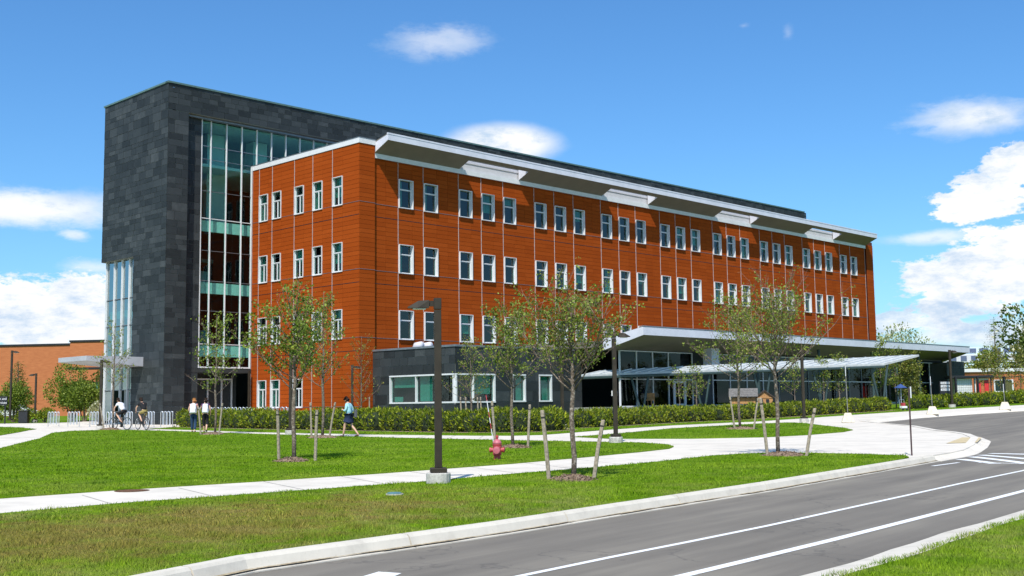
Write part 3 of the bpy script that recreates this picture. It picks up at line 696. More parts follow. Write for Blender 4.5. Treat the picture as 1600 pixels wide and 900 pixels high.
for i, (d, f, a, b, p, q, sh) in enumerate(tiles):
    dep = .03+.005*((i*5)%3-1)
    if i < 300:
        isL = abs(f(1, 0, 0)[0]-f(0, 0, 0)[0]) < 1e-6; sg = 1 if f(0, 0, 1)[0] >= f(0, 0, 0)[0] and isL else -1
        mb = MB(); h, v = (b-a)/2, (q-p)/2; c = f((a+b)/2, (p+q)/2, 0)
        key = (isL, sg, round(h, 1), round(v, 2))
        if isL: mb.box(0, sg*dep, -h, h, -v, v)
        else: mb.box(-h, h, -dep, 0, -v, v)
        link('slate_tile', mb.mesh('slate_tile', slateO), bld, (c[0]-OX, c[1]-OY, c[2]+sh*max(0, c[0]-37.4)))
    else: fbox(rest, f, a, b, p, q, 0, dep, 0, sh)
bobj(rest, 'slate_tile', slateI, kind='stuff')
# copings
cp = MB(); cp.box(XT-.10, XT+.35, YT-.02, 77.25, TOP+.01, TOP+.13)
for a in range(37, 119, 2): fbox(cp, fT, a+.33 if a == 37 else a, min(a+2, 119.45), TOP+.01, TOP+.13, -.3, .10, 0, SH)
bobj(cp, 'tower_coping', greencap)
cp = MB(); cp.box(XS-.08, XS+.3, YS-.08, 56.58, 5.06, 5.18); cp.box(XS+.3, 56.0, YS-.08, YS+.3, 5.06, 5.18); bobj(cp, 'low_wing_coping', coping)
rf = MB(); rf.box(XS+.3, 56.0, YS+.3, 56.6, 4.9, 5.0); bobj(rf, 'low_wing_roof', coping)
tr = MB(); tr.box(XT+.3, 119.1, YT+.3, 77, TOP-.3, TOP-.2); bobj(tr, 'tower_roof', coping)
sf = MB(); sf.box(XT+.3, 56, YT+.25, YT+.62, 21.3, 21.42); bobj(sf, 'glazing_head_soffit', coping)
# ---------------- tall curtain wall
YG = 68.76; fG = fmap('F', YG)
cw = empty('curtain_wall', (0, 0, 0)); cw.parent = bld
mu = [40.22]+[40.97+1.222*k for k in range(13)]; mu[0] = 40.25
zt0, zt1 = 4.35, 21.40
def bo(mb, name, m_, par, **k): return bobj(mb, name, m_, par, **k)
for i, u in enumerate(mu):
    mb = MB(); u_hi = 4.35 if u < XW else 18.7; wd = .026
    fbox(mb, fG, u-wd, u+wd, u_hi, zt1, -.06, .10); bo(mb, 'mullion', alu, cw)
mb = MB(); fbox(mb, fG, XW-.16, XW-.10, 4.35, 18.6, -.06, .10); bo(mb, 'mullion', alu, cw)
ths = [(4.35, .10), (5.94, .05), (10.24, .04), (14.5, .05), (18.6, .03), (19.5, .04), (21.36, .08), (8.2, .03), (12.3, .03), (16.4, .03)]
for z, h in ths:
    mb = MB(); x1 = XW-.17 if z < 18.65 else 55.6
    fbox(mb, fG, 40.22, x1, z, z+h, -.05, .05 if h > .04 else .02); bo(mb, 'transom', alu if h > .04 else coping, cw)
zz = [4.45, 5.94, 8.2, 10.24, 12.3, 14.5, 16.4, 18.6, 19.5, 21.36]
for i, (a, b) in enumerate(zip(mu, mu[1:])):
    for p, q in zip(zz, zz[1:]):
        if q <= 18.65 and a > XW-.3: continue
        b2 = min(b, XW-.16) if q <= 18.65 else b
        mb = MB(); fbox(mb, fG, a+.035, b2-.035, p+.04, q, -.02, -.008); bo(mb, 'glass_pane', glassC, cw)
it = MB()                                        # interior seen through the tall glass
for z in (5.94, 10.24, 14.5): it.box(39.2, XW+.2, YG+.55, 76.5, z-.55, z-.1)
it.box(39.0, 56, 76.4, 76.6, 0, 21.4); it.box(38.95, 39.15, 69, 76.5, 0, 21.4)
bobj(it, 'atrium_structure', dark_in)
it = MB()
for z in (5.94, 10.24, 14.5): it.box(40.3, XW+.1, YG+.42, YG+.54, z-.8, z-.05)
it.box(39.2, 55.8, 75.9, 76.2, 18.5, 21.3); it.box(42.4, 43.9, 71.6, 73.2, 14.6, 18.3); it.box(39.2, 56, YG+.4, 76, 21.25, 21.35)
it.box(46.2, 47.4, 71.6, 72.6, 18.5, 21.2); it.box(42.4, 43.8, 71.6, 72.6, 18.9, 21.2); it.box(39.2, 56, 69.6, 76, 18.3, 18.5)
bobj(it, 'atrium_pale_panel', wall_in)
it = MB()
for z in (5.94, 10.24): it.box(41.0, 43.9, 73.6, 73.7, z+.3, z+1.3)
bobj(it, 'stair_landing', wall_in)
# recess under the curtain wall with doors
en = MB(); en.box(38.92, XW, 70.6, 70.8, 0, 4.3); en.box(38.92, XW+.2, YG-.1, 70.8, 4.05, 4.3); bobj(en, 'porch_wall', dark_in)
en = MB()
for x in (40.8, 42.0, 43.1, 43.9): en.box(x, x+.08, 70.45, 70.58, .7, 3.6)
en.box(40.8, 43.98, 70.45, 70.58, 3.6, 3.7); bobj(en, 'door_frame', alu)
en = MB(); en.box(XW-.42, XW-.3, YG-.45, YG-.3, .5, 4.2); bobj(en, 'porch_post', bronze)
# ---------------- corner glazing of the tower and its canopy
gl = empty('corner_glazing', (0, 0, 0)); gl.parent = bld
fC = fmap('L', 37.80); ys = [72.6, 73.62, 74.68, 75.81, 77.0]
for y in ys:
    mb = MB(); fbox(mb, fC, y-.035, y+.035, .7, 12.0, -.06, .12); bo(mb, 'mullion', alu, gl)
for z in (2.95, 5.3, 7.4, 9.28):
    mb = MB(); fbox(mb, fC, 72.55, 77.0, z, z+.05, -.05, .04); bo(mb, 'transom', coping, gl)
for a, b in zip(ys, ys[1:]):
    for p, q in zip((.8, 2.95, 5.3, 7.4, 9.28), (2.9, 5.25, 7.35, 9.23, 12.0)):
        if q < 5 and a < 75: continue
        mb = MB(); fbox(mb, fC, a+.035, b-.035, p+.05, q, -.02, -.008); bo(mb, 'glass_pane', glassT, gl)
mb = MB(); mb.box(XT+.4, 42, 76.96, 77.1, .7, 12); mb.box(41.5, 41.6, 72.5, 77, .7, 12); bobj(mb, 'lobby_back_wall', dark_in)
mb = MB(); mb.box(38.0, 41.5, 72.6, 76.9, 8.0, 8.5); mb.box(38.0, 41.5, 72.6, 76.9, 4.9, 5.2); mb.box(40.8, 41.3, 73.2, 76.6, 5.3, 11.7); bobj(mb, 'lobby_pale_panel', wall_in)
dr = empty('entrance_door', (0, 0, 0)); dr.parent = bld
mb = MB(); fD = fmap('L', 38.5)
for y in (72.6, 73.6, 74.5, 75.3): fbox(mb, fD, y-.05, y+.05, .6, 3.0, -.05, .08)
fbox(mb, fD, 72.55, 75.35, 3.0, 3.18, -.05, .08); fbox(mb, fD, 72.55, 75.35, 4.3, 4.45, -.05, .08); fbox(mb, fD, 73.95, 74.05, 3.18, 4.3, -.05, .08)
bo(mb, 'door_frame', alu, dr)
mb = MB(); fbox(mb, fD, 72.6, 75.3, .7, 4.4, -.03, -.02); bo(mb, 'door_pane', glassT, dr)
ca = MB(); xa, xb, ya, yb = 33.47, XT-.04, 70.8, 74.9
ca.prism([(xa, ya, 4.80), (xb, ya, 4.47), (xb, yb, 4.47), (xa, yb, 4.80)], [(xa, ya, 5.10), (xb, ya, 5.10), (xb, yb, 5.10), (xa, yb, 5.10)])
bobj(ca, 'entrance_canopy', simple('grey_canopy_metal', (.40, .40, .42), .5, .08, 1))
# ---------------- low slate wing windows
def strip_window(name, u_list, z0, z1, f, par, blinds=()):
    o = empty(name, (0, 0, 0)); o.parent = par
    mb = MB(); lo, hi = u_list[0], u_list[-1]
    for z in (z0, z1-.09): fbox(mb, f, lo, hi, z, z+.09, -.16, .08)
    for i, u in enumerate(u_list):
        wd = .05 if 0 < i < len(u_list)-1 else .09
        a = u if i == 0 else (u-wd if i == len(u_list)-1 else u-wd/2); fbox(mb, f, a, a+wd, z0+.09, z1-.09, -.14, .06)
    bo(mb, 'window_frame', alu, o)
    for a, b in zip(u_list, u_list[1:]):
        mb = MB(); fbox(mb, f, a+.04, b-.04, z0+.09, z1-.09, -.10, -.09); bo(mb, 'glass_pane', glassW, o)
    for (a, b, p, q) in blinds:
        mb = MB(); fbox(mb, f, a, b, p, q, -.26, -.24); bo(mb, 'roller_blind', blindM, o)
strip_window('window', [YS+.09, 52.5, 54.94], 1.78, 3.5, fS2, bld, [(52.6, 54.8, 2.75, 3.42), (51.3, 52.4, 1.9, 3.42), (54.0, 54.8, 1.9, 2.2)])
strip_window('window', [XS+.0, 46.86, 48.66], 1.78, 3.5, fS, bld, [(46.95, 48.5, 2.3, 3.42)])
strip_window('window', [50.1, 51.3], 1.80, 3.5, fS, bld, [(50.7, 51.2, 1.9, 3.42)]); strip_window('window', [52.5, 53.7], 1.80, 3.5, fS, bld, [(53.0, 53.6, 1.9, 3.42)])
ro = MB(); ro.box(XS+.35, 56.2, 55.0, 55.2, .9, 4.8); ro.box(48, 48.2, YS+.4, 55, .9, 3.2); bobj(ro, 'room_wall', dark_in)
ro = MB(); ro.box(XS+.4, 56.2, YS+.35, 55.0, .8, .95); bobj(ro, 'floor_slab', floor_in)
ro = MB()
for k in range(2): ro.tube([(48.2+k*.75, 55.9, 4.95), (48.2+k*.75, 55.9, 5.25)], .10, 10); ro.tube([(48.2+k*.75, 55.9, 5.2), (48.25+k*.75, 55.7, 5.45), (48.25+k*.75, 55.2, 5.5)], [.16, .26, .24], 10)
bobj(ro, 'roof_vent', whitewall, smooth_=True)
# ---------------- lobby under the big canopy
YL = 46.0; fK = fmap('F', YL); lobX = [56.8, 58.5, 60.2, 61.9, 64.6]
lb = empty('lobby_glazing', (0, 0, 0)); lb.parent = bld
xs_ = lobX+[67.0+2.15*k for k in range(17)]; FL = 1.42
for i, x in enumerate(xs_):
    if x > 103: break
    mb = MB(); fbox(mb, fK, x-.03, x+.03, FL, 5.0, -.06, .06); bo(mb, 'mullion', alu if i < 9 or i > 15 else coping, lb)
for z in (FL, 3.15, 4.95):
    mb = MB(); fbox(mb, fK, 56.8, 64.6, z, z+.06, -.05, .05); fbox(mb, fK, 67.0, 102.0, z, z+.06, -.05, .05); bo(mb, 'transom', alu, lb)
for a, b in zip(xs_, xs_[1:]):
    if b > 103: break
    if a == 64.6: continue
    for p, q in ((FL+.06, 3.15), (3.21, 4.95)):
        mb = MB(); fbox(mb, fK, a+.03, b-.03, p, q, -.02, -.008); bo(mb, 'glass_pane', glassL, lb)
pr = MB(); pr.box(64.7, 66.95, YL-.02, YL+.3, FL, 5.1); bobj(pr, 'lobby_pier', slateI)
pr = MB(); pr.box(65.1, 66.0, YL-1.3, YL-.6, 3.9, 5.3); bobj(pr, 'canopy_beam', fasciaM)
dr = empty('lobby_door', (0, 0, 0)); dr.parent = bld
mb = MB(); fbox(mb, fK, 62.3, 62.5, FL, 3.1, .06, .14); fbox(mb, fK, 63.5, 63.7, FL, 3.1, .06, .14); fbox(mb, fK, 62.5, 63.5, 2.95, 3.1, .06, .14); fbox(mb, fK, 62.5, 63.5, FL, FL+.15, .06, .14)
bo(mb, 'door_frame', alu, dr); mb = MB(); fbox(mb, fK, 63.3, 63.36, 2.1, 2.6, .14, .2); bo(mb, 'door_handle', galv, dr)
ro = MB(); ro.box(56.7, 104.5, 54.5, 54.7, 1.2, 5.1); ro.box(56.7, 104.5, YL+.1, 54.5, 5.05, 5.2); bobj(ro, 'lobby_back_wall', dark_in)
ro = MB(); ro.box(55.6, 104.5, 43.2, 54.5, 1.2, FL-.01); bobj(ro, 'terrace_floor', floor_in)
ro = MB(); ro.box(55.4, 104.5, 42.9, 43.19, .3, FL+.03); bobj(ro, 'terrace_wall', teal_steel)
# big canopy roof: fascia and sloping soffit
YC, CX0, CX1 = 43.0, 55.50, 103.35
cn = MB(); A_ = [(CX0, YC+.04, 5.80), (CX1, YC+.04, 5.86), (CX1+3.2, 47.5, 5.0), (CX0, 46.2, 4.98)]; B_ = [(CX0, YC+.04, 6.30), (CX1, YC+.04, 6.36), (CX1+3.2, 47.5, 5.75), (CX0, 46.2, 5.70)]
cn.prism(A_, B_); cn.box(CX0+.3, 104, 46.0, 56.8, 5.2, 5.6); bobj(cn, 'lobby_canopy', softM)
cn = MB(); cn.prism([(CX0, YC, 5.78), (CX1, YC, 5.84), (CX1, YC+.036, 5.84), (CX0, YC+.036, 5.78)], [(CX0, YC, 6.28), (CX1, YC, 6.34), (CX1, YC+.036, 6.34), (CX0, YC+.036, 6.28)])
cn.prism([(CX0-.036, YC, 5.78), (CX0-.001, YC, 5.78), (CX0-.001, 46.2, 4.97), (CX0-.036, 46.2, 4.97)], [(CX0-.036, YC, 6.28), (CX0-.001, YC, 6.28), (CX0-.001, 46.2, 5.7), (CX0-.036, 46.2, 5.7)])
bobj(cn, 'canopy_fascia', fasciaM)
cn = MB(); cn.prism([(CX0-.05, YC-.02, 6.29), (CX1+.02, YC-.02, 6.35), (CX1+.02, YC+.12, 6.35), (CX0-.05, YC+.12, 6.29)], [(CX0-.05, YC-.02, 6.35), (CX1+.02, YC-.02, 6.41), (CX1+.02, YC+.12, 6.41), (CX0-.05, YC+.12, 6.35)]); bobj(cn, 'canopy_flashing', coping)
for x in (70, 78.5, 87, 95.5):
    mb = MB(); mb.tube([(x, 44.2, 1.3), (x, 44.2, 5.6)], .11, 8); bobj(mb, 'canopy_column', teal_steel)
# ---------------------------------------------------------------- walkway canopy on V columns
def lp(X, Y, Z): return Vector((X, Y, Z))
wk = empty('walkway_canopy', bw(71.5, 35.5, .95), BROT, 'long pale metal walkway canopy tilted on teal V shaped posts in front of the lobby', 'canopy')
wd_ = Vector((-14.9, 10.5, -.52)); wn = Vector((3.1, -1.0, .62)); n_s = 13
sl = MB(); a0 = Vector((0, 0, 2.98)); ln_ = wd_*1.13
q = [a0, a0+wn, a0+wn*.42+ln_, a0+ln_]; sl.prism([tuple(v) for v in q], [tuple(v+Vector((0, 0, .13))) for v in q]); sl.obj('roof_deck', simple('pale_grey_roof_metal', (.44, .455, .45), .45, .12, 3), wk)
for i in range(n_s*2):
    p = a0+ln_*((i+.5)/(n_s*2)); rb_ = MB(); u_ = wn*.96*(1-.58*(i+.5)/(n_s*2)); h = Vector((0, 0, .135)); e_ = ln_.normalized()*.02
    v0 = p+u_*.02+h; rb_.prism([tuple(v0-e_), tuple(v0+e_), tuple(v0+u_+e_), tuple(v0+u_-e_)], [tuple(v0-e_+Vector((0, 0, .035))), tuple(v0+e_+Vector((0, 0, .035))), tuple(v0+u_+e_+Vector((0, 0, .035))), tuple(v0+u_-e_+Vector((0, 0, .035)))])
    rb_.obj('roof_rib', galv, wk)
gt = MB(); gt.tube([a0+Vector((0, 0, -.08)), a0+ln_+Vector((0, 0, -.08))], .09, 6); gt.obj('gutter', teal_steel, wk)
for k in range(5):
    p = a0+ln_*(.05+.2*k)+wn*.25; base = Vector((p.x+.2, p.y, -.2)); v = MB(); dv = Vector((.85, -.7, 0))
    for s_ in (-1, 1): v.tube([base, p+dv*.55*s_+Vector((0, 0, -.05))], [.07, .085], 6)
    v.tube([base, base+Vector((0, 0, .35))], .12, 6)
    v.obj('v_column', teal_steel, wk)
# ---------------------------------------------------------------- lamp posts
def lamp(s, d, face, label, h=3.35, name='lamp_post', placard=False, foot=True, dz=0):
    o = empty(name, (s, d, gz(s, d)+dz), face, label, 'lamp post', 'brown square lamp posts along the paths')
    b = MB()
    if foot: b.lathe([(.225, -.2), (.225, .19), (.215, .21)], 20); b.obj('concrete_footing', concrete_b, o)
    b = MB(); b.box(-.15, .15, -.15, .15, .21, .30); b.obj('base_cover', bronze, o, bevel=.012)
    b = MB(); b.box(-.065, .065, -.065, .065, .30, h); b.obj('pole', bronze, o, bevel=.006)
    b = MB(); b.box(-.069, .069, -.069, .069, h+.012, h+.22); b.obj('pole_head', bronze, o, bevel=.006)
    b = MB(); b.box(.067, .085, -.05, .05, .95, 1.12); b.obj('hand_hole_cover', blackM, o)
    b = MB(); b.box(-.16, -.07, -.035, .035, h+.07, h+.17); b.obj('arm', bronze, o)
    b = MB(); hw = .14
    b.prism([(-.16,-.09,h+.04),(-.16,.09,h+.04),(-.38,.11,h+.03),(-.56,.05,h+.04),(-.56,-.05,h+.04),(-.38,-.11,h+.03)],
            [(-.16,-.08,h+.18),(-.16,.08,h+.18),(-.36,.08,h+.165),(-.55,.04,h+.06),(-.55,-.04,h+.06),(-.36,-.08,h+.165)])
    b.obj('luminaire', bronze, o)
    b = MB(); b.box(-.46, -.22, -.06, .06, h+.012, h+.028); b.obj('lens', simple('lamp_lens', (.75, .75, .68), .2), o)
    if placard:
        b = MB(); b.box(-.10, .10, -.085, -.075, 1.55, 1.72); b.obj('placard', alu, o)
    return o
lamp(-1.39, 21.25, R(8), 'tall brown lamp post nearest the road, on a round concrete footing by the near footpath', 3.2)
lamp(3.35, 37.95, R(188), 'brown lamp post with a small white placard at the far edge of the large lawn', 3.45, placard=True)
lamp(-9.75, 50.4, R(175), 'brown lamp post rising behind the leafy staked tree on the left lawn', 3.45)
lamp(-22.9, 63.9, R(184), 'brown lamp post beside the white shirted cyclist at the bike racks', 3.65)
lamp(2.35, 56.6-1.2, R(20), 'brown lamp post in the hedge gap behind the largest staked tree', 3.4)
lamp(14.75, 58.6, R(185), 'brown lamp post by the island lawn, in front of the walkway canopy', 3.5)
lamp(29.0, 76.2, R(186), 'brown lamp post at the right end of the big lobby canopy', 3.6)
lamp(-9.6, 68.6, R(180), 'thin dark lamp post close to the terracotta corner of the building', 3.3)
lamp(-36.2, 87.2, R(4), 'dark lamp post between the bin and the large shrubs at left', 3.5)
lamp(-38.0, 87.0, R(180), 'tallest slim lamp post beside the dark direction sign at left', 5.25, foot=False)

# ---------------------------------------------------------------- fire hydrant and its marker rod
m, t, b = mat('faded_red_paint'); n = noise(t, objc(t), 9, 4, .6)
t.links.new(ramp(t, n, [(.3, (.36, .025, .03)), (.7, (.46, .07, .08))]), b.inputs['Base Color']); b.inputs['Roughness'].default_value = .5; redM = m
pinkM = simple('faded_pink_paint', (.50, .13, .16), .5, .1, 9)
hz_ = empty('fire_hydrant', (-.42, 28.9, gz(-.42, 28.9)), R(-12), 'faded red fire hydrant standing in the large lawn by the near footpath', 'fire hydrant'); hz_.scale = (.88, .88, .90)
b = MB(); b.lathe([(.14, 0), (.14, .03), (.095, .04), (.095, .13), (.125, .15), (.125, .40), (.135, .41), (.135, .44)], 18); b.obj('barrel', redM, hz_, smooth_=False)
b = MB(); b.lathe([(.135, .44), (.125, .49), (.10, .535), (.06, .565), (.035, .575)], 18); b.obj('bonnet', pinkM, hz_, smooth_=True)
b = MB(); b.lathe([(.035, .57), (.035, .62), (.05, .62), (.05, .66), (.022, .67), (.022, .70)], 8); b.obj('operating_nut', redM, hz_)
for sx in (-1, 1):
    b = MB(); b.tube([(sx*.10, 0, .28), (sx*.17, 0, .28), (sx*.17, 0, .28), (sx*.215, 0, .28), (sx*.225, 0, .28)], [.06, .06, .075, .075, .03], 12); b.obj('hose_outlet', redM, hz_)
b = MB(); b.tube([(.03, -.10, .28), (.03, -.18, .28), (.03, -.18, .28), (.03, -.235, .28), (.03, -.245, .28)], [.085, .085, .10, .10, .045], 14); b.obj('pumper_outlet', pinkM, hz_)
rod = empty('marker_rod', (-.52, 28.98, gz(-.5, 29)), 0, 'thin leaning white and red marker rod beside the fire hydrant', 'marker rod')
p0, p1 = Vector((.02, 0, .35)), Vector((-.17, .1, 1.62))
for k in range(9):
    b = MB(); b.tube([p0.lerp(p1, k/9), p0.lerp(p1, (k+1)/9)], .011, 6); b.obj('rod_band', redM if k in (5, 8, 3) else alu, rod)

# ---------------------------------------------------------------- small ground covers
mh = empty('manhole_cover', (-6.78, 20.57, gz(-6.8, 20.5)+.003), 0, 'rusty round manhole cover set in the near footpath at left', 'manhole cover')
rust = simple('rusty_iron', (.20, .10, .055), .8, .3, 20, .3)
b = MB(); b.lathe([(.30, 0), (.30, .006), (.27, .006), (.27, .003)], 28); b.obj('rim', rust, mh)
b = MB(); b.lathe([(.265, 0), (.265, .005)], 28)
for k in range(-4, 5): b.box(-math.sqrt(.25**2-(k*.055)**2), math.sqrt(.25**2-(k*.055)**2), k*.055-.01, k*.055+.01, .0055, .010)
b.obj('lid', rust, mh)
vb = empty('valve_box', (-1.95, 18.85, gz(-2, 18.85)+.02), 0, 'small blue green utility box lid in the grass in front of the nearest lamp post', 'utility cover')
b = MB(); b.lathe([(.12, 0), (.12, .03), (.10, .04)], 12); b.obj('lid', simple('blue_green_plastic', (.09, .20, .22), .5), vb); b = MB(); b.lathe([(.15, -.05), (.15, .018), (.125, .018)], 12); b.obj('collar', concrete_b, vb)

# ---------------------------------------------------------------- sign posts in concrete blocks
blockM = simple('cream_concrete', (.66, .58, .45), .85, .15, 8, 0, .3, .2)
def block(s, d, w, h, pole, label, dz=0):
    o = empty('block_sign', (s, d, gz(s, d)+.002+dz), -math.atan2(s, d)+R(3), label, 'sign base', 'cream concrete sign bases along the drive')
    b = MB(); q = w/2; u = w*.24; b.prism([(-q,-q,0),(q,-q,0),(q,q,0),(-q,q,0)], [(-u,-u,h),(u,-u,h),(u,u,h),(-u,u,h)]); b.obj('concrete_block', blockM, o, bevel=.02)
    b = MB(); b.tube([(0,0,h), (-.03,0,pole)], .018, 6); b.obj('pole', simple('dull_pole', (.22, .22, .20), .6), o)
    b = MB(); b.box(-.03-.012, -.03+.012, -.15, .15, pole-.5, pole-.02); b.obj('sign_plate', alu, o)
    return o
block(16.34, 56.4, .62, .46, 2.75, 'cream concrete sign base with the tallest thin pole, at the corner of the drive')
block(23.1, 63.6, .66, .44, 2.1, 'cream concrete sign base at the drive in front of the lobby end')
block(28.6, 67.1, .66, .44, 1.5, 'cream concrete sign base farthest right along the drive kerb')
sp = empty('sign_post', (9.86, 28.7, gz(9.8, 28.7)), R(76), 'slim dark sign post with a narrow white plate at the tip of the near lawn', 'sign post')
b = MB(); b.box(-.022, .022, -.018, .018, -.1, 1.66); b.obj('post', simple('rusty_post', (.06, .03, .03), .7, .3, 9), sp)
b = MB(); b.box(-.15, .15, -.045, -.020, 1.42, 1.70); b.obj('sign_plate', alu, sp)

# ---------------------------------------------------------------- bike racks
def rack(s, d, rz, n, label, dz=0):
    o = empty('bike_rack', (s, d, gz(s, d)+dz), rz, label, 'bike rack', 'looped silver bike racks in front of the building')
    pts = []; p = .175; x = 0; r = p/2; H = .92; lo = .14
    pts.append((0, 0, 0)); pts.append((0, 0, H-r))
    for k in range(n):
        for j in range(1, 7): a = math.pi-j*math.pi/6; pts.append((x+r+r*math.cos(a), 0, H-r+r*math.sin(a)))
        x += p
        if k < n-1:
            pts.append((x, 0, lo+r*.5))
            for j in range(1, 7): a = math.pi+j*math.pi/6; pts.append((x+r*.5+r*.5*math.cos(a), 0, lo+r*.5+r*.5*math.sin(a)))
            x += p*.5; pts.append((x, 0, H-r))
    pts.append((x, 0, 0))
    b = MB(); b.tube(pts, .026, 7); b.obj('looped_tube', galv, o, smooth_=True)
    for q in (0, x):
        b = MB(); b.lathe([(.06, 0), (.06, .012), (.03, .02)], 10, (q, 0, 0)); b.obj('foot_plate', galv, o)
    return o
def bearing(a, b): return math.atan2(b[1]-a[1], b[0]-a[0])
RK = [((-29.67,73.50),(-28.45,72.90),4,'leftmost of the silver looped bike racks'),
      ((-27.82,72.00),(-26.55,71.40),4,'second looped bike rack from the left'),
      ((-26.01,70.80),(-24.85,70.20),4,'third looped bike rack from the left, behind the lamp post'),
      ((-24.56,69.60),(-23.50,69.00),3,'looped bike rack seen behind the leaning stake at left'),
      ((-23.20,68.80),(-22.31,68.20),3,'looped bike rack behind the white shirted cyclist'),
      ((-21.71,68.20),(-20.83,67.60),3,'looped bike rack to the right of the cyclist in black'),
      ((-20.68,67.60),(-19.60,67.00),4,'looped bike rack in front of the slate tower corner')]
for a, b_, n_, lb_ in RK: rack(a[0], a[1], bearing(a, b_), n_, lb_)
for i, (s, d) in enumerate([(-19.4,69.0),(-18.0,68.3),(-16.9,67.2),(-15.8,66.2),(-14.2,65.3),(-13.0,64.4)]):
    rack(s, d, bearing((-20.9,70.6), (-14.6,66.6))+.1, 4, ['looped bike rack just left of the hedge end','looped bike rack showing above the hedge behind the two students','looped bike rack above the hedge to the right of the students',
         'looped bike rack above the hedge before the porch','looped bike rack above the hedge by the porch post','last looped bike rack above the hedge beneath the ground floor windows'][i], dz=.19)

# ---------------------------------------------------------------- hedges
def hedge(line, wid, H, name, label, seed, yellow=0.0):
    rg = np.random.default_rng(seed); P = np.array(line, float); seg = np.diff(P, axis=0); L = np.hypot(seg[:, 0], seg[:, 1]); cum = np.concatenate([[0], np.cumsum(L)]); T = cum[-1]
    o = empty(name, (P[0][0], P[0][1], gz(*P[0])), 0, label, 'hedge', 'clipped yew hedges between the path and the building')
    O = np.array([P[0][0], P[0][1], gz(*P[0])])
    def at(l):
        k = np.clip(np.searchsorted(cum, l, side='right')-1, 0, len(seg)-1); q = (l-cum[k])/L[k]; tt = seg[k]/L[k][:, None]
        return P[k]+seg[k]*q[:, None], np.stack([-tt[:, 1], tt[:, 0]], 1)
    # bushes along the line: lobed clumps
    nb = int(T/.85); bl = (np.arange(nb)+.5)*T/nb+rg.uniform(-.15, .15, nb); C0 = []; 
    for row in (0, 1):
        c, nrm = at(bl+row*.4 if row else bl); C0.append(np.column_stack([c+nrm*(wid*(.27+.46*row)), np.zeros(nb)]))
    C0 = np.concatenate(C0); rad = rg.uniform(.46, .70, len(C0)); hh = H*rg.uniform(.80, 1.06, len(C0))
    g = np.array([gz(a, b) for a, b in C0[:, :2]])
    # dark inner mass
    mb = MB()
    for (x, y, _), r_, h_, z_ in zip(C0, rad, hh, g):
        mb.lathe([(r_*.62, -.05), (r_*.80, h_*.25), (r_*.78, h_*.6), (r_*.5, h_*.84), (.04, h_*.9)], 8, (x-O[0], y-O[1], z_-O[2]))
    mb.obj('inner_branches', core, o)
    per = 620; n = per*len(C0); k = np.repeat(np.arange(len(C0)), per)
    th = rg.uniform(0, 2*np.pi, n); v = rg.uniform(0.02, 1, n)**.8
    rr = rad[k]*(np.where(v < .6, .92+.1*v, 1.0*np.sqrt(np.clip(1-((v-.6)/.42)**2, 0, 1))))*rg.uniform(.72, 1.08, n)
    lob = 1+.20*np.sin(th*4+k*1.7+v*7)+.13*np.sin(th*9+k+v*13)
    X = C0[k, 0]+np.cos(th)*rr*lob; Y = C0[k, 1]+np.sin(th)*rr*lob; Z = g[k]+v*hh[k]*(.97+.07*np.sin(th*5+k))
    pts = np.column_stack([X, Y, Z])-O; D = np.column_stack([np.cos(th)*.8, np.sin(th)*.8, .35+v*.9])
    me = quads('foliage', leafquads(pts, .16, rg, D, .38, .5), [leafH, leafY], (rg.random(n) < yellow).astype(int)); link('foliage', me, o); return o
hedge([(-19.5,66.9),(-13.4,60.6),(-6.0,54.0),(-2.6,51.0),(-.6,49.9),(1.0,50.3),(2.4,52.2)], 1.35, 1.0, 'yew_hedge', 'long clipped yew hedge from the bike racks to the low slate wing', 3, .05)
hedge([(3.4,55.2),(6.2,59.6),(10.5,65.3),(15.0,68.6),(17.5,70.2),(21.6,72.9),(24.3,74.5)], 1.35, .84, 'yew_hedge', 'clipped yew hedge with yellowish tips in front of the lobby', 4, .16)
hedge([(26.4,75.9),(29.6,77.2),(32.6,78.6),(36,80.2),(42,83)], 1.35, .85, 'yew_hedge', 'clipped yew hedge at the right edge in front of the fence', 5, .03)
mb = MB()
def bed(pts, label):
    o = sheet('mulch_bed', pts, .028, .02, mulchM, kind='stuff'); tag(o, label, 'mulch')
bed([(-19.9,66.6),(-13.6,60.1),(-6.2,53.5),(-2.8,50.4),(-.5,49.35),(1.2,49.7),(2.9,51.9),(2.5,56),(-3,56),(-12,63.5),(-18.6,69.2)], 'brown bark mulch under the long yew hedge')
bed([(3.2,54.6),(6.6,59.2),(10.9,64.9),(15.3,68.1),(17.8,69.6),(21.9,72.3),(24.8,74.1),(24,77),(14,72),(3,60)], 'brown bark mulch under the lobby hedge')

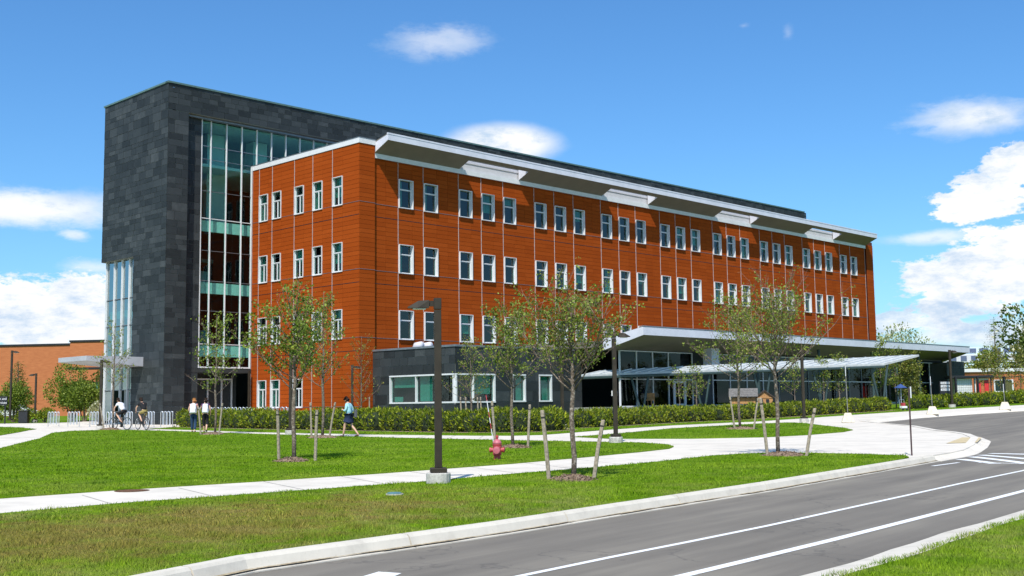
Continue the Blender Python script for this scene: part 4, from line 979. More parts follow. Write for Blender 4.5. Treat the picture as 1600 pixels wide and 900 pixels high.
# ---------------------------------------------------------------- trees
def branchwork(rg, H, fork, spread, nl, r0, up_=.9, twig_n=5, lean=0.0):
    tr = MB(); tw = MB(); tips = []
    pts = []; rs = []
    for k in range(9):
        f = k/8; pts.append((lean*f*H+.02*math.sin(k*1.7+H), .02*math.cos(k*2.1), f*H*.93)); rs.append(max(.006, r0*(1-.28*f)*(1 if f < fork/H else max(.12, 1-(f-fork/H)*1.15))))
    tr.tube(pts, rs, 8)
    def along(f): k = min(7, int(f*8)); return Vector(pts[k]).lerp(Vector(pts[k+1]), f*8-k)
    for i in range(nl):
        f = fork/H/.93+(1-fork/H/.93)*(i/nl)**1.15*.86; b = along(min(.99, f)); az_ = i*2.399+rg.uniform(-.5, .5); e = R(rg.uniform(18, 40)+30*up_*(i/nl))
        Ln = spread*(1.15-.55*(i/nl))*rg.uniform(.75, 1.15); cur = b.copy(); d = Vector((math.cos(az_)*math.cos(e), math.sin(az_)*math.cos(e), math.sin(e))); bp = [cur.copy()]; n_ = 5
        for k in range(n_):
            d = (d+Vector((rg.uniform(-.16, .16), rg.uniform(-.16, .16), .04+.05*up_))).normalized(); cur = cur+d*Ln/n_; bp.append(cur.copy())
        rb_ = r0*.34*(1-.5*i/nl); tr.tube(bp, [rb_*(1-.8*k/n_) for k in range(n_+1)], 5)
        for j in range(twig_n+2):
            q = rg.uniform(.15, 1.0); k = min(n_-1, int(q*n_)); st = bp[k].lerp(bp[k+1], q*n_-k); a2 = rg.uniform(0, 6.28)
            dd = (d*.7+Vector((math.cos(a2), math.sin(a2), rg.uniform(.0, .9)))*.75).normalized(); l2 = Ln*rg.uniform(.2, .48)*(1.1-.45*q); tp = [st]; 
            for u in range(3): dd = (dd+Vector((rg.uniform(-.2, .2), rg.uniform(-.2, .2), .13))).normalized(); tp.append(tp[-1]+dd*l2/3)
            tw.tube(tp, [rb_*.36, rb_*.28, rb_*.2, rb_*.1], 3, cap=False)
            for u in (1, 2, 3):
                tips.append(tp[u]); 
            for z_ in range(2):
                a3 = rg.uniform(0, 6.28); e3 = tp[2]+Vector((math.cos(a3), math.sin(a3), rg.uniform(0, .8)))*l2*.35; tw.tube([tp[2], e3], [rb_*.16, rb_*.08], 3, cap=False); tips.append(e3)
    tips.append(Vector(pts[-1]))
    return tr, tw, tips
def tree(name, s, d, H, fork, spread, nl, r0, leaves, lsize, label, cat='tree', mats=None, seed=1, frac=(1, 0), lean=0, group=None, jit=.10, rise=0.0, dz=0, twn=5):
    rg = random.Random(seed); ng = np.random.default_rng(seed)
    o = empty(name, (s, d, gz(s, d)+dz), rg.uniform(0, 6.28) if not lean else 0, label, cat, group)
    tr, tw, tips = branchwork(rg, H, fork, spread, nl, r0, twig_n=twn, lean=lean)
    tr.obj('trunk', bark, o, smooth_=True)
    if tw.v: tw.obj('twigs', twig, o)
    T = np.array([tuple(p) for p in tips]); z = (T[:, 2]-fork)/(H-fork); wgt = np.clip(1.15-z*rise, .05, 1.2)*(ng.random(len(T)) < .55); wgt /= wgt.sum(); leaves = int(leaves*.85); jit = jit*.62
    k = ng.choice(len(T), leaves, p=wgt); Pp = T[k]+ng.normal(size=(leaves, 3))*jit*np.array([1, 1, .7])
    me = quads('crown', leafquads(Pp, lsize, ng, None, .75), mats or [leafA, leafY], (ng.random(leaves) > frac[0]).astype(int)); link('crown', me, o); return o
GT = 'young staked street trees on the lawns'
def stake(s, d, tip, h, label, dz=0):
    o = empty('tree_stake', (s, d, gz(s, d)+dz), 0, label, 'tree stake', 'wooden stakes beside the young trees')
    b = MB(); dx, dy = tip; b.tube([(0, 0, -.15), (dx*.5, dy*.5, h*.5), (dx, dy, h-.02), (dx, dy, h)], [.042, .040, .040, .032], 7); b.obj('stake_pole', woodM, o)
    b = MB(); b.tube([(dx*.88, dy*.88, h*.88), (dx*.905, dy*.905, h*.905)], .0425, 7); b.obj('tie_strap', black_rub, o)
def mulch(s, d, r, label):
    o = empty('mulch_ring', (s, d, gz(s, d)+.02), 0, label, 'mulch'); n_ = 22; rg = random.Random(int(s*100))
    b = MB(); prof = [(1.0, -.03), (.85, .03), (.5, .07), (.12, .09)]
    b.add([(r*q*(1+.10*rg.uniform(-1, 1))*math.cos(6.283*j/n_), r*q*(1+.1*rg.uniform(-1, 1))*math.sin(6.283*j/n_), z+rg.uniform(-.01, .01)) for q, z in prof for j in range(n_)],
          [(k*n_+j, k*n_+(j+1)%n_, (k+1)*n_+(j+1)%n_, (k+1)*n_+j) for k in range(3) for j in range(n_)]+[tuple(3*n_+j for j in range(n_))])
    b.obj('mound', mulchM, o); ng = np.random.default_rng(int(abs(s)*50)); m_ = 500; a = ng.uniform(0, 6.28, m_); q = r*1.08*np.sqrt(ng.random(m_))
    Pp = np.column_stack([np.cos(a)*q, np.sin(a)*q, .09*(1-(q/r)**2)+.005]); D = np.column_stack([np.cos(a*7), np.sin(a*7), np.full(m_, .15)])
    link('bark_chips', quads('bark_chips', leafquads(Pp, .07, ng, D, .4, .2), [mulchM]), o, kind='stuff')
def z0(s, d): return .02
# foreground trees: (name, s, d, H, fork, spread ...)
tree('staked_tree', 1.12, 21.9, 3.52, 1.62, 1.62, 28, .052, 6435, 0.050, 'largest staked maple on the near lawn, wide leafy crown in front of the lobby canopy', seed=11, frac=(.8, 0), group=GT, dz=.02, jit=.09, rise=.75, twn=9)
tree('staked_tree', -5.60, 29.4, 4.35, 1.75, 1.62, 24, .06, 4687, 0.077, 'leafy staked maple with dark green clumps on the large lawn at left', seed=12, frac=(.95, 0), group=GT, dz=.02, jit=.11, rise=.9, twn=8)
tree('staked_tree', -7.62, 46.1, 6.3, 1.9, 1.5, 22, .06, 1625, 0.099, 'taller sparse staked tree with yellow green top, right behind the leafy left maple', seed=13, frac=(.45, 0), group=GT, jit=.13, rise=0, twn=5)
tree('staked_tree', -13.6, 52.6, 5.9, 1.75, 1.5, 20, .055, 1125, 0.114, 'thin sparse staked tree beside the two students, in front of the tall glazing', seed=14, frac=(.85, 0), group=GT, jit=.15, rise=.3, twn=4)
tree('staked_tree', -22.0, 63.3, 6.3, 2.2, 1.4, 18, .055, 750, 0.099, 'bare thin staked tree at the bike racks beside the white shirted cyclist', seed=15, frac=(.8, 0), group=GT, jit=.13, rise=.6, twn=4)
tree('young_tree', -8.9, 67.4, 5.6, 1.0, 1.5, 20, .05, 525, 0.091, 'nearly bare young tree with pale buds by the terracotta corner', seed=16, frac=(.2, 0), jit=.1, twn=5)
tree('staked_tree', -.05, 35.3, 4.35, 1.75, 1.55, 26, .05, 3900, 0.076, 'bright green staked tree behind the hydrant, in front of the slate wing', seed=17, frac=(.75, 0), group=GT, dz=.02, jit=.12, rise=.3, twn=7)
tree('young_tree', -2.15, 58.5, 4.9, 1.2, 1.35, 20, .05, 1250, 0.084, 'slim young tree behind the hedge covering the slate wing window', seed=18, frac=(.6, 0), jit=.14, twn=5)
tree('staked_tree', 9.98, 51.0, 5.5, 2.0, 2.4, 28, .06, 4225, 0.091, 'round staked tree on the island lawn beside the wooden hut', seed=19, frac=(.9, 0), group=GT, dz=.02, jit=.15, rise=.5, twn=8)
tree('staked_tree', 6.66, 29.15, 4.35, 1.9, 2.0, 30, .055, 4200, 0.065, 'wide staked tree with bare reddish top twigs near the junction on the near lawn', seed=20, frac=(.75, 0), group=GT, dz=.02, jit=.11, rise=1.05, twn=9)
# stakes
stake(.66, 21.75, (-.12, .0), 1.30, 'grey wooden stake left of the largest staked maple, leaning outward', .02); stake(1.48, 21.9, (.22, .05), 1.10, 'dark wooden stake right of the largest staked maple, leaning right', .02)
stake(-6.05, 29.8, (-.05, 0), 1.30, 'grey wooden stake left of the leafy maple on the left lawn', .02); stake(-5.02, 29.2, (.04, 0), 1.28, 'pale wooden stake right of the leafy maple on the left lawn', .02)
stake(-8.1, 46.3, (-.06, 0), 1.4, 'pale stake left of the tall yellow green tree', .02); stake(-7.35, 45.9, (.25, 0), 1.4, 'stake leaning right beside the tall yellow green tree', .02)
stake(-14.05, 51.9, (-.15, 0), 1.25, 'pale stake leaning left beside the two students', .02); stake(-13.2, 51.7, (.14, 0), 1.4, 'stake leaning right of the thin tree near the students', .02)
stake(-22.2, 62.6, (-.28, 0), 1.45, 'white looking stake leaning left in front of the bike racks', .02)
stake(-8.35, 66.8, (.0, 0), 1.6, 'short pale stake by the nearly bare young tree', .02)
stake(-.55, 34.9, (-.10, 0), 1.42, 'pale stake right above the fire hydrant', .02); stake(.42, 35.2, (.08, 0), 1.3, 'stake right of the bright green tree behind the hydrant', .02)
for i, (px_, l_) in enumerate([(-2.6, 'first of the pale stakes in front of the slate wing window'), (-2.35, 'second pale stake in front of the slate wing window'), (-1.75, 'third pale stake before the slate wing window, right of the slim tree'), (-1.6, 'fourth pale stake, rightmost before the slate wing window')]):
    stake(px_, 57.9+.1*i, (-.06, 0), 1.55, l_)
stake(9.62, 50.2, (-.18, 0), 1.42, 'pale stake leaning left of the round island tree', .02); stake(10.35, 49.9, (.25, 0), 1.35, 'stake right of the round island tree', .02)
stake(6.35, 28.95, (-.14, .0), 1.45, 'pale stake left of the wide tree near the junction', .02); stake(7.22, 28.7, (.28, 0), 1.18, 'brown stake leaning right of the wide tree near the junction', .02)
mulch(1.08, 21.6, .42, 'bark mulch ring round the foot of the largest staked maple'); mulch(-5.6, 29.1, .42, 'bark mulch ring under the leafy left maple'); mulch(6.75, 29.0, .52, 'bark mulch ring under the wide tree near the junction')
mulch(9.98, 50.6, .7, 'bark mulch ring under the round island tree'); mulch(0, 35.2, .5, 'bark mulch ring under the bright green tree behind the hydrant'); mulch(-7.6, 45.9, .6, 'bark mulch ring under the tall yellow green tree'); mulch(-13.6, 52.2, .55, 'bark mulch ring under the thin tree near the students'); mulch(-22, 62.9, .5, 'bark mulch ring under the bare tree at the bike racks')
# small trees in the bed before the lobby
for i, (px, d, H, lv, lb_) in enumerate([(1085, 69, 3.5, 500, 'small tree in the lobby bed behind the round island tree'), (1238, 74, 4.2, 700, 'thin tree in the lobby bed behind the wide junction tree'),
        (1283, 75.5, 3.9, 900, 'first of the leafy small trees right of the canopy lamp post'), (1307, 76, 4.2, 800, 'second leafy small tree right of the canopy lamp post'), (1372, 78, 5.2, 1300, 'small birch like tree behind the sign post near the V column'),
        (1395, 79, 4.6, 1500, 'leafy small tree beside the blue umbrella'), (1058, 66, 3.2, 350, 'low sparse tree in front of the lobby door')]):
    tree('small_tree', (px-800)/1791*d, d, H, 1.2, .95, 16, .045, lv, .11, lb_, seed=40+i, frac=(.75, 0), jit=.2, twn=4)
tree('small_tree', 27.3, 79, 4.0, .4, 1.15, 26, .04, 4200, .13, 'dense yellow green upright shrub tree at the right end of the lobby', seed=60, frac=(.25, 0), jit=.22, twn=6)
def shrub(name, s, d, rx, H, n, size, mats, label, seed, cat='shrub', lob=7, dz=0, frac=.9):
    ng = np.random.default_rng(seed); rg = random.Random(seed); o = empty(name, (s, d, gz(s, d)+dz), 0, label, cat)
    tr = MB(); L = []
    for k in range(lob):
        a = k*2.4; r_ = rx*.55*math.sqrt(k/lob); z_ = H*(.35+.45*rg.random()); c = (math.cos(a)*r_*1.1, math.sin(a)*r_, z_); L.append((c, rx*rg.uniform(.38, .6), H*rg.uniform(.18, .30)))
        tr.tube([(c[0]*.15, c[1]*.15, 0), (c[0]*.5, c[1]*.5, z_*.55), (c[0], c[1], z_+H*.1)], [.05, .035, .012], 5)
    tr.obj('stems', bark, o)
    k = ng.integers(0, lob, n); c = np.array([l[0] for l in L])[k]; ra = np.array([l[1] for l in L])[k]; rz_ = np.array([l[2] for l in L])[k]
    v = ng.normal(size=(n, 3)); v /= np.linalg.norm(v, axis=1)[:, None]; q = ng.uniform(.35, 1.08, n)**.6
    Pp = c+v*np.column_stack([ra*q, ra*q, rz_*q]); Pp[:, 2] = np.abs(Pp[:, 2])
    link('crown', quads('crown', leafquads(Pp, size, ng, v+np.array([0, 0, .3]), .6, .7), mats, (ng.random(n) > frac).astype(int)), o); return o
def conifer(name, s, d, H, r, n, label, seed, m_=None, dz=0):
    ng = np.random.default_rng(seed); o = empty(name, (s, d, gz(s, d)+dz), 0, label, 'conifer'); tr = MB(); tr.tube([(0, 0, 0), (0, 0, H*.97)], [.09+.01*H, .015], 7); bp = []
    nb = int(H*11)
    for k in range(nb):
        f = (k+.5)/nb; z = H*(.06+.92*f); a = k*2.4; l = r*(1-f)**.85*ng.uniform(.75, 1.1); e = Vector((math.cos(a)*l, math.sin(a)*l, z-.12*l)); tr.tube([(0, 0, z), e], [.02, .006], 3, cap=False); bp.append(((0, 0, z), tuple(e), l))
    tr.obj('trunk', bark, o); w_ = np.array([b_[2] for b_ in bp]); k = ng.choice(nb, n, p=w_/w_.sum()); A = np.array([b_[0] for b_ in bp])[k]; B = np.array([b_[1] for b_ in bp])[k]; q = ng.uniform(.15, 1, n)[:, None]
    Pp = A+(B-A)*q+ng.normal(size=(n, 3))*np.array([.10, .10, .05])*r; D = (B-A)/np.linalg.norm(B-A, axis=1)[:, None]+np.array([0, 0, .1])
    link('crown', quads('crown', leafquads(Pp, .17, ng, D, .3, .5), [m_ or leafD]), o); return o
shrub('large_shrub', -34.8, 91.0, 2.21, 4.48, 8450, .17, [leafA, leafS], 'tall bright green shrub left of the entrance canopy', 71, dz=.0)
shrub('large_shrub', -31.9, 92.0, 1.95, 5.17, 8450, .17, [leafS, leafA], 'darker tall shrub half under the entrance canopy', 72)
shrub('large_shrub', -33.3, 89.5, 1.69, 3.56, 6500, .16, [leafA, leafS], 'rounded green shrub in front of the tall shrubs at left', 73)
shrub('large_shrub', -29.8, 90.0, 1.56, 4.14, 5460, .16, [leafY, leafA], 'yellowish shrub beside the glazed tower corner', 74, frac=.5)
shrub('large_shrub', -38.8, 89.5, 1.56, 3.33, 5200, .16, [leafA, leafS], 'round bright shrub right of the left conifers', 75)
for i, (s, d, r_, h_, lb_) in enumerate([(-36.8,86.9,.9,.8,'low dark bush behind the left pavement'),(-35.2,86.6,.9,.85,'low green bush left of the first bike rack'),(-42.3,88,1.6,.95,'clipped low hedge bush at the far left'),(-39.6,87.6,1.1,.9,'low dark bush beside the bin')]):
    shrub('low_bush', s, d, r_, h_*1.25, 1800, .12, [leafH, leafS], lb_, 80+i)
shrub('tall_grass_clump', -31.0, 86.2, .9, 1.5, 1600, .2, [leafW, leafY], 'pale feathery grass clump behind the bike racks', 85, cat='ornamental grass', frac=.8); shrub('tall_grass_clump', -28.4, 85.5, .7, 1.3, 1000, .2, [leafY, leafS], 'dry yellow grass clump near the entrance doors', 86, cat='ornamental grass')
conifer('conifer', -42.3, 91, 5.2, 1.5, 3800, 'dark green conifer at the left edge', 87); conifer('conifer', -40.5, 94, 5.0, 1.6, 3800, 'second conifer just right of the left edge one', 88, leafS)
# far right trees
conifer('spruce', 71.5, 170, 13.4, 4.4, 4200, 'tall spruce standing above the brick building at right', 90, dz=-1)
conifer('spruce', 80.5, 172, 9.2, 3.6, 3000, 'shorter spruce right of the tall one', 91, dz=-1)
shrub('large_tree', 70, 150, 6.2, 17.5, 9000, .55, [leafS, leafW], 'big broad tree at the right edge above the buildings', 92, cat='tree', lob=13, dz=-4.5, frac=.8)
shrub('large_tree', 82.5, 245, 9, 21.5, 9000, .6, [leafW, leafA], 'pale flowering tree rising behind the big canopy roof', 93, cat='tree', lob=12, dz=-5.5, frac=.75)
shrub('large_tree', 61.5, 150, 3.0, 7.4, 3000, .35, [leafA, leafY], 'light green tree before the pale far building', 94, cat='tree', dz=-1)
for i, (px, d, h_) in enumerate([(1558, 100, 4.6), (1590, 98, 4.3), (1540, 104, 3.8)]):
    tree('young_tree', (px-800)/1791*d, d, h_+.6, .8, 1.3, 18, .05, 900, .16, ['sparse yellowish tree in front of the right brick building', 'yellowish young tree at the right edge before the brick wall', 'bare young tree beside the red framed kiosk'][i], seed=95+i, frac=(.1, 0), jit=.2, twn=5)

# ---------------------------------------------------------------- distant buildings, fence, kiosk
def facade_box(o, x0, x1, y0, y1, z0_, z1_, m_, name='wall'):
    b = MB(); b.box(x0, x1, y0, y1, z0_, z1_); return b.obj(name, m_, o)
bl = empty('brick_hall', (-40, 128, .9), R(-9), 'low orange brick building behind the shrubs at the left edge', 'building')
facade_box(bl, -40, -9.5, 0, 20, -.5, 8.1, brickO); facade_box(bl, -9.5, -3.5, -1.2, 20, -.5, 8.35, brickO); facade_box(bl, -3.5, 30, .4, 20, -.5, 7.9, brickO)
facade_box(bl, -40, -9.5, -.12, .3, 8.105, 8.3, blackM, 'roof_edge'); facade_box(bl, -9.55, -3.45, -1.32, .3, 8.355, 8.55, blackM, 'roof_edge'); facade_box(bl, -3.44, 30, .28, .6, 7.905, 8.08, blackM, 'roof_edge')
facade_box(bl, -9.8, -1.5, -1.27, -1.205, 5.3, 5.5, blackM, 'brick_band')
for x, z in ((-9.0, 2.7), (-6.7, 2.7)):
    b = MB()
    for (a, c, p, q) in ((0, .1, 0, 1.2), (1.4, 1.5, 0, 1.2), (.1, 1.4, 0, .1), (.1, 1.4, 1.1, 1.2), (.7, .8, .1, 1.1)): b.box(x+a, x+c, -1.32, -1.205, z+p, z+q)
    f_ = b.obj('window_frame', blackM, bl); b = MB(); b.box(x+.1, x+1.4, -1.25, -1.22, z+.1, z+1.1); b.obj('pane', glassW, f_); b = MB(); b.box(x+.2, x+.65, -1.218, -1.21, z+.2, z+1.0); b.obj('blind', alu, f_)
for x in (-6.4, -1.6): b = MB(); b.tube([(x, 3, 8), (x, 3, 9.5)], .07, 5); b.obj('vent_pipe', galv, bl)
br = empty('brick_block', (57.5, 140, .2), R(-6), 'low red brick building with a pale roof edge behind the fence at right', 'building')
facade_box(br, -4, 40, 0, 12, -.5, 4.75, brickO); facade_box(br, -4.1, 40.1, -.25, .2, 4.755, 5.15, alu, 'roof_edge'); facade_box(br, 5, 40, 2, 6, 5.2, 5.6, blackM, 'roof_plant')
for x, w_ in ((.9, 2.3), (6.0, 3.2), (11.4, 3.0), (16.4, 3.4), (22, 3)):
    b = MB()
    for (a, c, p, q) in ((0, .16, 0, 1.5), (w_-.16, w_, 0, 1.5), (.16, w_-.16, 0, .12), (.16, w_-.16, 1.38, 1.5), (w_/2-.08, w_/2+.08, .12, 1.38)): b.box(x+a, x+c, -.12, -.005, 2.3+p, 2.3+q)
    f_ = b.obj('window_frame', alu, br); b = MB(); b.box(x+.16, x+w_-.16, -.05, -.03, 2.42, 3.68); b.obj('pane', glassC, f_); b = MB(); b.box(x+.2, x+w_*.45, -.028, -.015, 2.45, 3.65); b.obj('blind', dark_in, f_)
pb = empty('pale_block', (113, 300, 1.0), R(-6), 'pale blue white office building with rows of dark windows far right', 'building')
paleM = simple('pale_blue_panel', (.58, .68, .70), .5, .1, .6); darkp = simple('tinted_window', (.10, .12, .20), .2, .2)
facade_box(pb, -6, 60, 0, 20, 0, 10.3, paleM); facade_box(pb, -8, 60, -.3, 20, 10.305, 12.3, whitewall); facade_box(pb, 2, 60, 2, 20, 12.305, 14.4, paleM, 'upper_storey')
for k in range(14):
    b = MB(); x = -4+k*2.6
    b.box(x, x+1.5, -.42, -.305, 10.7, 12.0); b.obj('window', darkp, pb)
for k in range(10):
    b = MB(); x = 3+k*3.1
    b.box(x, x+2.3, 1.8, 1.995, 12.9, 14.0); b.obj('window', darkp, pb)
fn = empty('metal_fence', (27.5, 79.5, gz(27.5, 79.5)), R(16), 'tall black mesh fence behind the right hedge', 'fence')
for i, x in enumerate((-2.2, -1.75, 3.6, 5.4, 7.6, 9.7, 11.8, 14, 16.2)):
    b = MB(); b.box(x-.06, x+.06, -.06, .06, -.1, 2.15); b.obj('fence_post', blackM, fn)
for z in (.3, 2.1):
    b = MB(); b.tube([(3.6, 0, z), (16.2, 0, z)], .025, 5); b.obj('fence_rail', blackM, fn)
b = MB()
for k in range(84): b.tube([(3.6+k*.15, 0, .1), (3.6+k*.15, 0, 2.1)], .005, 3, cap=False)
for k in range(13): b.tube([(3.6, 0, .2+k*.15), (16.2, 0, .2+k*.15)], .005, 3, cap=False)
b.obj('wire_mesh', blackM, fn, kind='stuff')
ks = empty('kiosk', (39.3, 100, gz(39.3, 100)), R(-8), 'small grey ribbed kiosk with a flat dark roof and red framed front at right', 'kiosk')
b = MB(); b.box(-.9, .55, 0, 2, 0, 1.85); b.obj('wall', alu, ks)
for k in range(9): b = MB(); b.box(-.88, .53, -.03, -.002, .06+k*.2, .22+k*.2); b.obj('wall_board', alu, ks)
b = MB(); b.box(-1.2, 2.2, -.5, 2.3, 1.9, 2.12); b.obj('roof', blackM, ks)
for x in (.62, 2.0): b = MB(); b.box(x, x+.07, -.35, -.28, 0, 1.9); b.obj('post', blackM, ks)
redpaint = simple('bright_red', (.65, .03, .03), .5, .1)
b = MB(); b.box(.75, .85, -.1, 0, 0, 1.8); b.box(.75, 1.9, -.1, 0, 1.7, 1.85); b.obj('porch_frame', alu, ks)
b = MB()
for (a, c, p, q) in ((1.0, 1.25, .4, 1.5), (1.55, 1.9, .1, 1.7), (1.1, 1.7, .0, .45)): b.box(a, c, -.12, -.02, p, q)
b.obj('red_frame', redpaint, ks)
# ---------------------------------------------------------------- signs with lettering
def text(body, size, loc, rot, m_, parent, name='lettering', align='LEFT'):
    cu = bpy.data.curves.new(name, 'FONT'); cu.body = body; cu.size = size; cu.extrude = .003; cu.align_x = align
    o = bpy.data.objects.new(name, cu); C.objects.link(o); bpy.context.view_layer.update(); dg = bpy.context.evaluated_depsgraph_get()
    me = bpy.data.meshes.new_from_object(o.evaluated_get(dg)); bpy.data.objects.remove(o); me.materials.clear(); me.materials.append(m_)
    p = bpy.data.objects.new(name, me); C.objects.link(p); p.parent = parent; p.location = loc; p.rotation_euler = rot; return p
d_ = 84.0; s_ = (12-800)/1791*d_
sg = empty('direction_sign', (s_, d_, gz(s_, d_)), R(-3), 'dark direction sign with two lines of white lettering at the left edge', 'sign')
b = MB(); b.box(-2.0, .05, -.04, .04, 1.35, 2.0); b.obj('sign_panel', blackM, sg)
for x in (-.1, -1.9): b = MB(); b.box(x-.04, x+.04, -.038, .038, 0, 1.35); b.obj('sign_leg', blackM, sg)
text('tion and', .24, (0, -.045, 1.74), (R(90), 0, 0), alu, sg, align='RIGHT'); text('Services', .24, (.02, -.045, 1.46), (R(90), 0, 0), alu, sg, align='RIGHT')
d_ = 77.5; s_ = (1472-800)/1791*d_
sg = empty('building_sign', (s_, d_, gz(s_, d_)), R(-3), 'dark post sign with three white name plates beside the lobby end', 'sign')
for x in (-.33, .33): b = MB(); b.box(x-.035, x+.035, -.035, .035, 0, 1.78); b.obj('sign_leg', blackM, sg)
b = MB(); b.box(-.294, .294, -.02, .02, .9, 1.75); b.obj('sign_panel', blackM, sg)
for z, tx in ((1.56, 'SCIENCE'), (1.34, 'LAND A'), (1.12, 'BLDG B')):
    b = MB(); b.box(-.29, .29, -.03, -.021, z, z+.15); b.obj('name_plate', alu, sg); text(tx, .13, (0, -.033, z+.03), (R(90), 0, 0), blackM, sg, align='CENTER')
# ---------------------------------------------------------------- bin, car, umbrella, hut, chair
bn = empty('litter_bin', (-36.35, 85.6, gz(-36, 85.6)), R(8), 'square black litter bin on the pavement at left', 'bin')
b = MB(); b.box(-.32, .32, -.3, .3, .02, .86); b.obj('body', blackM, bn, bevel=.02); b = MB(); b.box(-.35, .35, -.33, .33, .865, .96); b.obj('lid', black_rub, bn, bevel=.02)
b = MB(); b.lathe([(.10, .96), (.10, 1.0), (.05, 1.03)], 10, (.1, 0, 0)); b.obj('ash_tray', galv, bn)
cr = empty('parked_car', (-43.0, 98.5, gz(-43, 98)), R(4), 'white parked car half hidden behind the low bushes at left', 'car')
white_p = simple('white_car_paint', (.8, .8, .8), .25, .03, 1, 0, .6)
b = MB(); L_, W_ = 4.3, .85
pr_ = [(-2.15,.35),(-2.12,.72),(-1.35,.85),(-.75,1.32),(.65,1.36),(1.45,.92),(2.1,.82),(2.15,.38)]
b.prism([(x, -W_, z) for x, z in pr_], [(x, W_, z) for x, z in pr_]); b.obj('body', white_p, cr, bevel=.04)
b = MB(); wp = [(-1.2,.88),(-.72,1.26),(.6,1.29),(1.25,.92)]; b.prism([(x, -W_-.012, z) for x, z in wp], [(x, -W_+.02, z) for x, z in wp]); b.obj('side_window', blackM, cr)
for x in (-1.35, 1.35):
    b = MB(); b.tube([(x, -W_-.03, .33), (x, -W_+.2, .33)], .33, 16); wl_ = b.obj('wheel', black_rub, cr); b = MB(); b.tube([(x, -W_-.04, .33), (x, -W_+.0, .33)], .19, 12); b.obj('rim', galv, wl_)
um = empty('patio_umbrella', (25.85, 76.8, gz(26.1, 76.8)-.05), 0, 'blue patio umbrella tilted open behind the hedge gap', 'umbrella')
b = MB(); n_ = 8; v = [(0, 0, 1.75)]+[(.46*math.cos(6.283*k/n_), .46*math.sin(6.283*k/n_), 1.48) for k in range(n_)]; b.add(v, [(0, 1+k, 1+(k+1)%n_) for k in range(n_)]); b.add([(x, y, z-.02) for x, y, z in v], [(0, 1+(k+1)%n_, 1+k) for k in range(n_)])
b.obj('canopy', simple('blue_fabric', (.03, .07, .22), .8), um); b = MB(); b.tube([(0, 0, 0), (0, 0, 1.7)], .025, 6); b.obj('pole', galv, um); b = MB(); b.lathe([(.25, 0), (.25, .06), (.05, .1)], 12); b.obj('base', blackM, um)
ct = empty('hand_cart', (24.9, 73.6, gz(24.9, 73.6)), R(20), 'small white and red cart in the hedge gap below the umbrella', 'cart'); ct.scale = (.7, .7, .7)
b = MB(); b.box(-.28, .28, -.2, .2, .22, .42); b.obj('tray', white_p, ct, bevel=.02); b = MB(); b.box(-.2, .1, -.15, .12, .43, .72); b.obj('red_crate', redM, ct)
b = MB()
for x in (-.25, .25): b.tube([(x, .18, .25), (x, .22, 1.0)], .015, 5)
b.tube([(-.25, .22, 1.0), (.25, .22, 1.0)], .015, 5); b.obj('handle_frame', galv, ct)
for x in (-.2, .2): b = MB(); b.tube([(x, -.22, .11), (x, -.17, .11)], .11, 12); b.obj('wheel', black_rub, ct)
def hut(x, d, label, gable):
    o = empty('wooden_hut', (x, d, 1.50), R(-12), label, 'hut')
    if not gable:
        b = MB(); b.box(-.75, .75, 0, .9, 0, .42); b.obj('wall', wood_w, o)
        for k in range(5): b = MB(); b.box(-.74+k*.3, -.47+k*.3, -.025, -.003, .02, .40); b.obj('wall_board', wood_w, o)
        for k in range(4):
            b = MB(); y = -.25+k*.17; z = .46+k*.12; b.prism([(-.9, y, z), (.9, y, z), (.9, y+.22, z+.14), (-.9, y+.22, z+.14)], [(-.9, y, z+.04), (.9, y, z+.04), (.9, y+.22, z+.18), (-.9, y+.22, z+.18)]); b.obj('roof_board', shingleM, o)
    else:
        b = MB(); pf = [(-.5, 0), (.5, 0), (.5, .42), (0, .8), (-.5, .42)]; b.prism([(x_, 0, z_) for x_, z_ in pf], [(x_, .9, z_) for x_, z_ in pf]); b.obj('wall', wood_w, o)
        for s_ in (-1, 1):
            b = MB(); b.prism([(0, -.12, .82), (s_*.68, -.12, .32), (s_*.68, .95, .32), (0, .95, .82)], [(0, -.12, .88), (s_*.68, -.12, .38), (s_*.68, .95, .38), (0, .95, .88)]); b.obj('roof', simple('dark_roof_felt', (.07, .05, .04), .9), o)
        for a in (-.3, .08): b = MB(); b.box(a, a+.2, -.02, -.003, 0, .3); b.obj('opening', blackM, o)
        b = MB(); b.box(-.5, .5, -.03, -.003, .36, .42); b.obj('beam', wood_w, o)
hut(14.5, 72.6, 'low wooden hut with a grey boarded roof behind the lobby hedge', False); hut(15.9, 72.9, 'little wooden gabled hut behind the lobby hedge', True)
def chair_(x, d, label):
    o = empty('wooden_chair', (x, d, 1.43), R(-30), label, 'chair'); b = MB(); b.box(-.25, .25, -.25, .25, .38, .43); b.obj('seat', wood_w, o); b = MB(); b.box(-.25, .25, .2, .25, .43, .85); b.obj('backrest', wood_w, o)
    for a in (-.22, .22):
        for c in (-.22, .22): b = MB(); b.box(a-.02, a+.02, c-.02, c+.02, 0, .38); b.obj('leg', wood_w, o)
chair_(8.75, 74, 'light wooden chair on the terrace beside the lobby door')
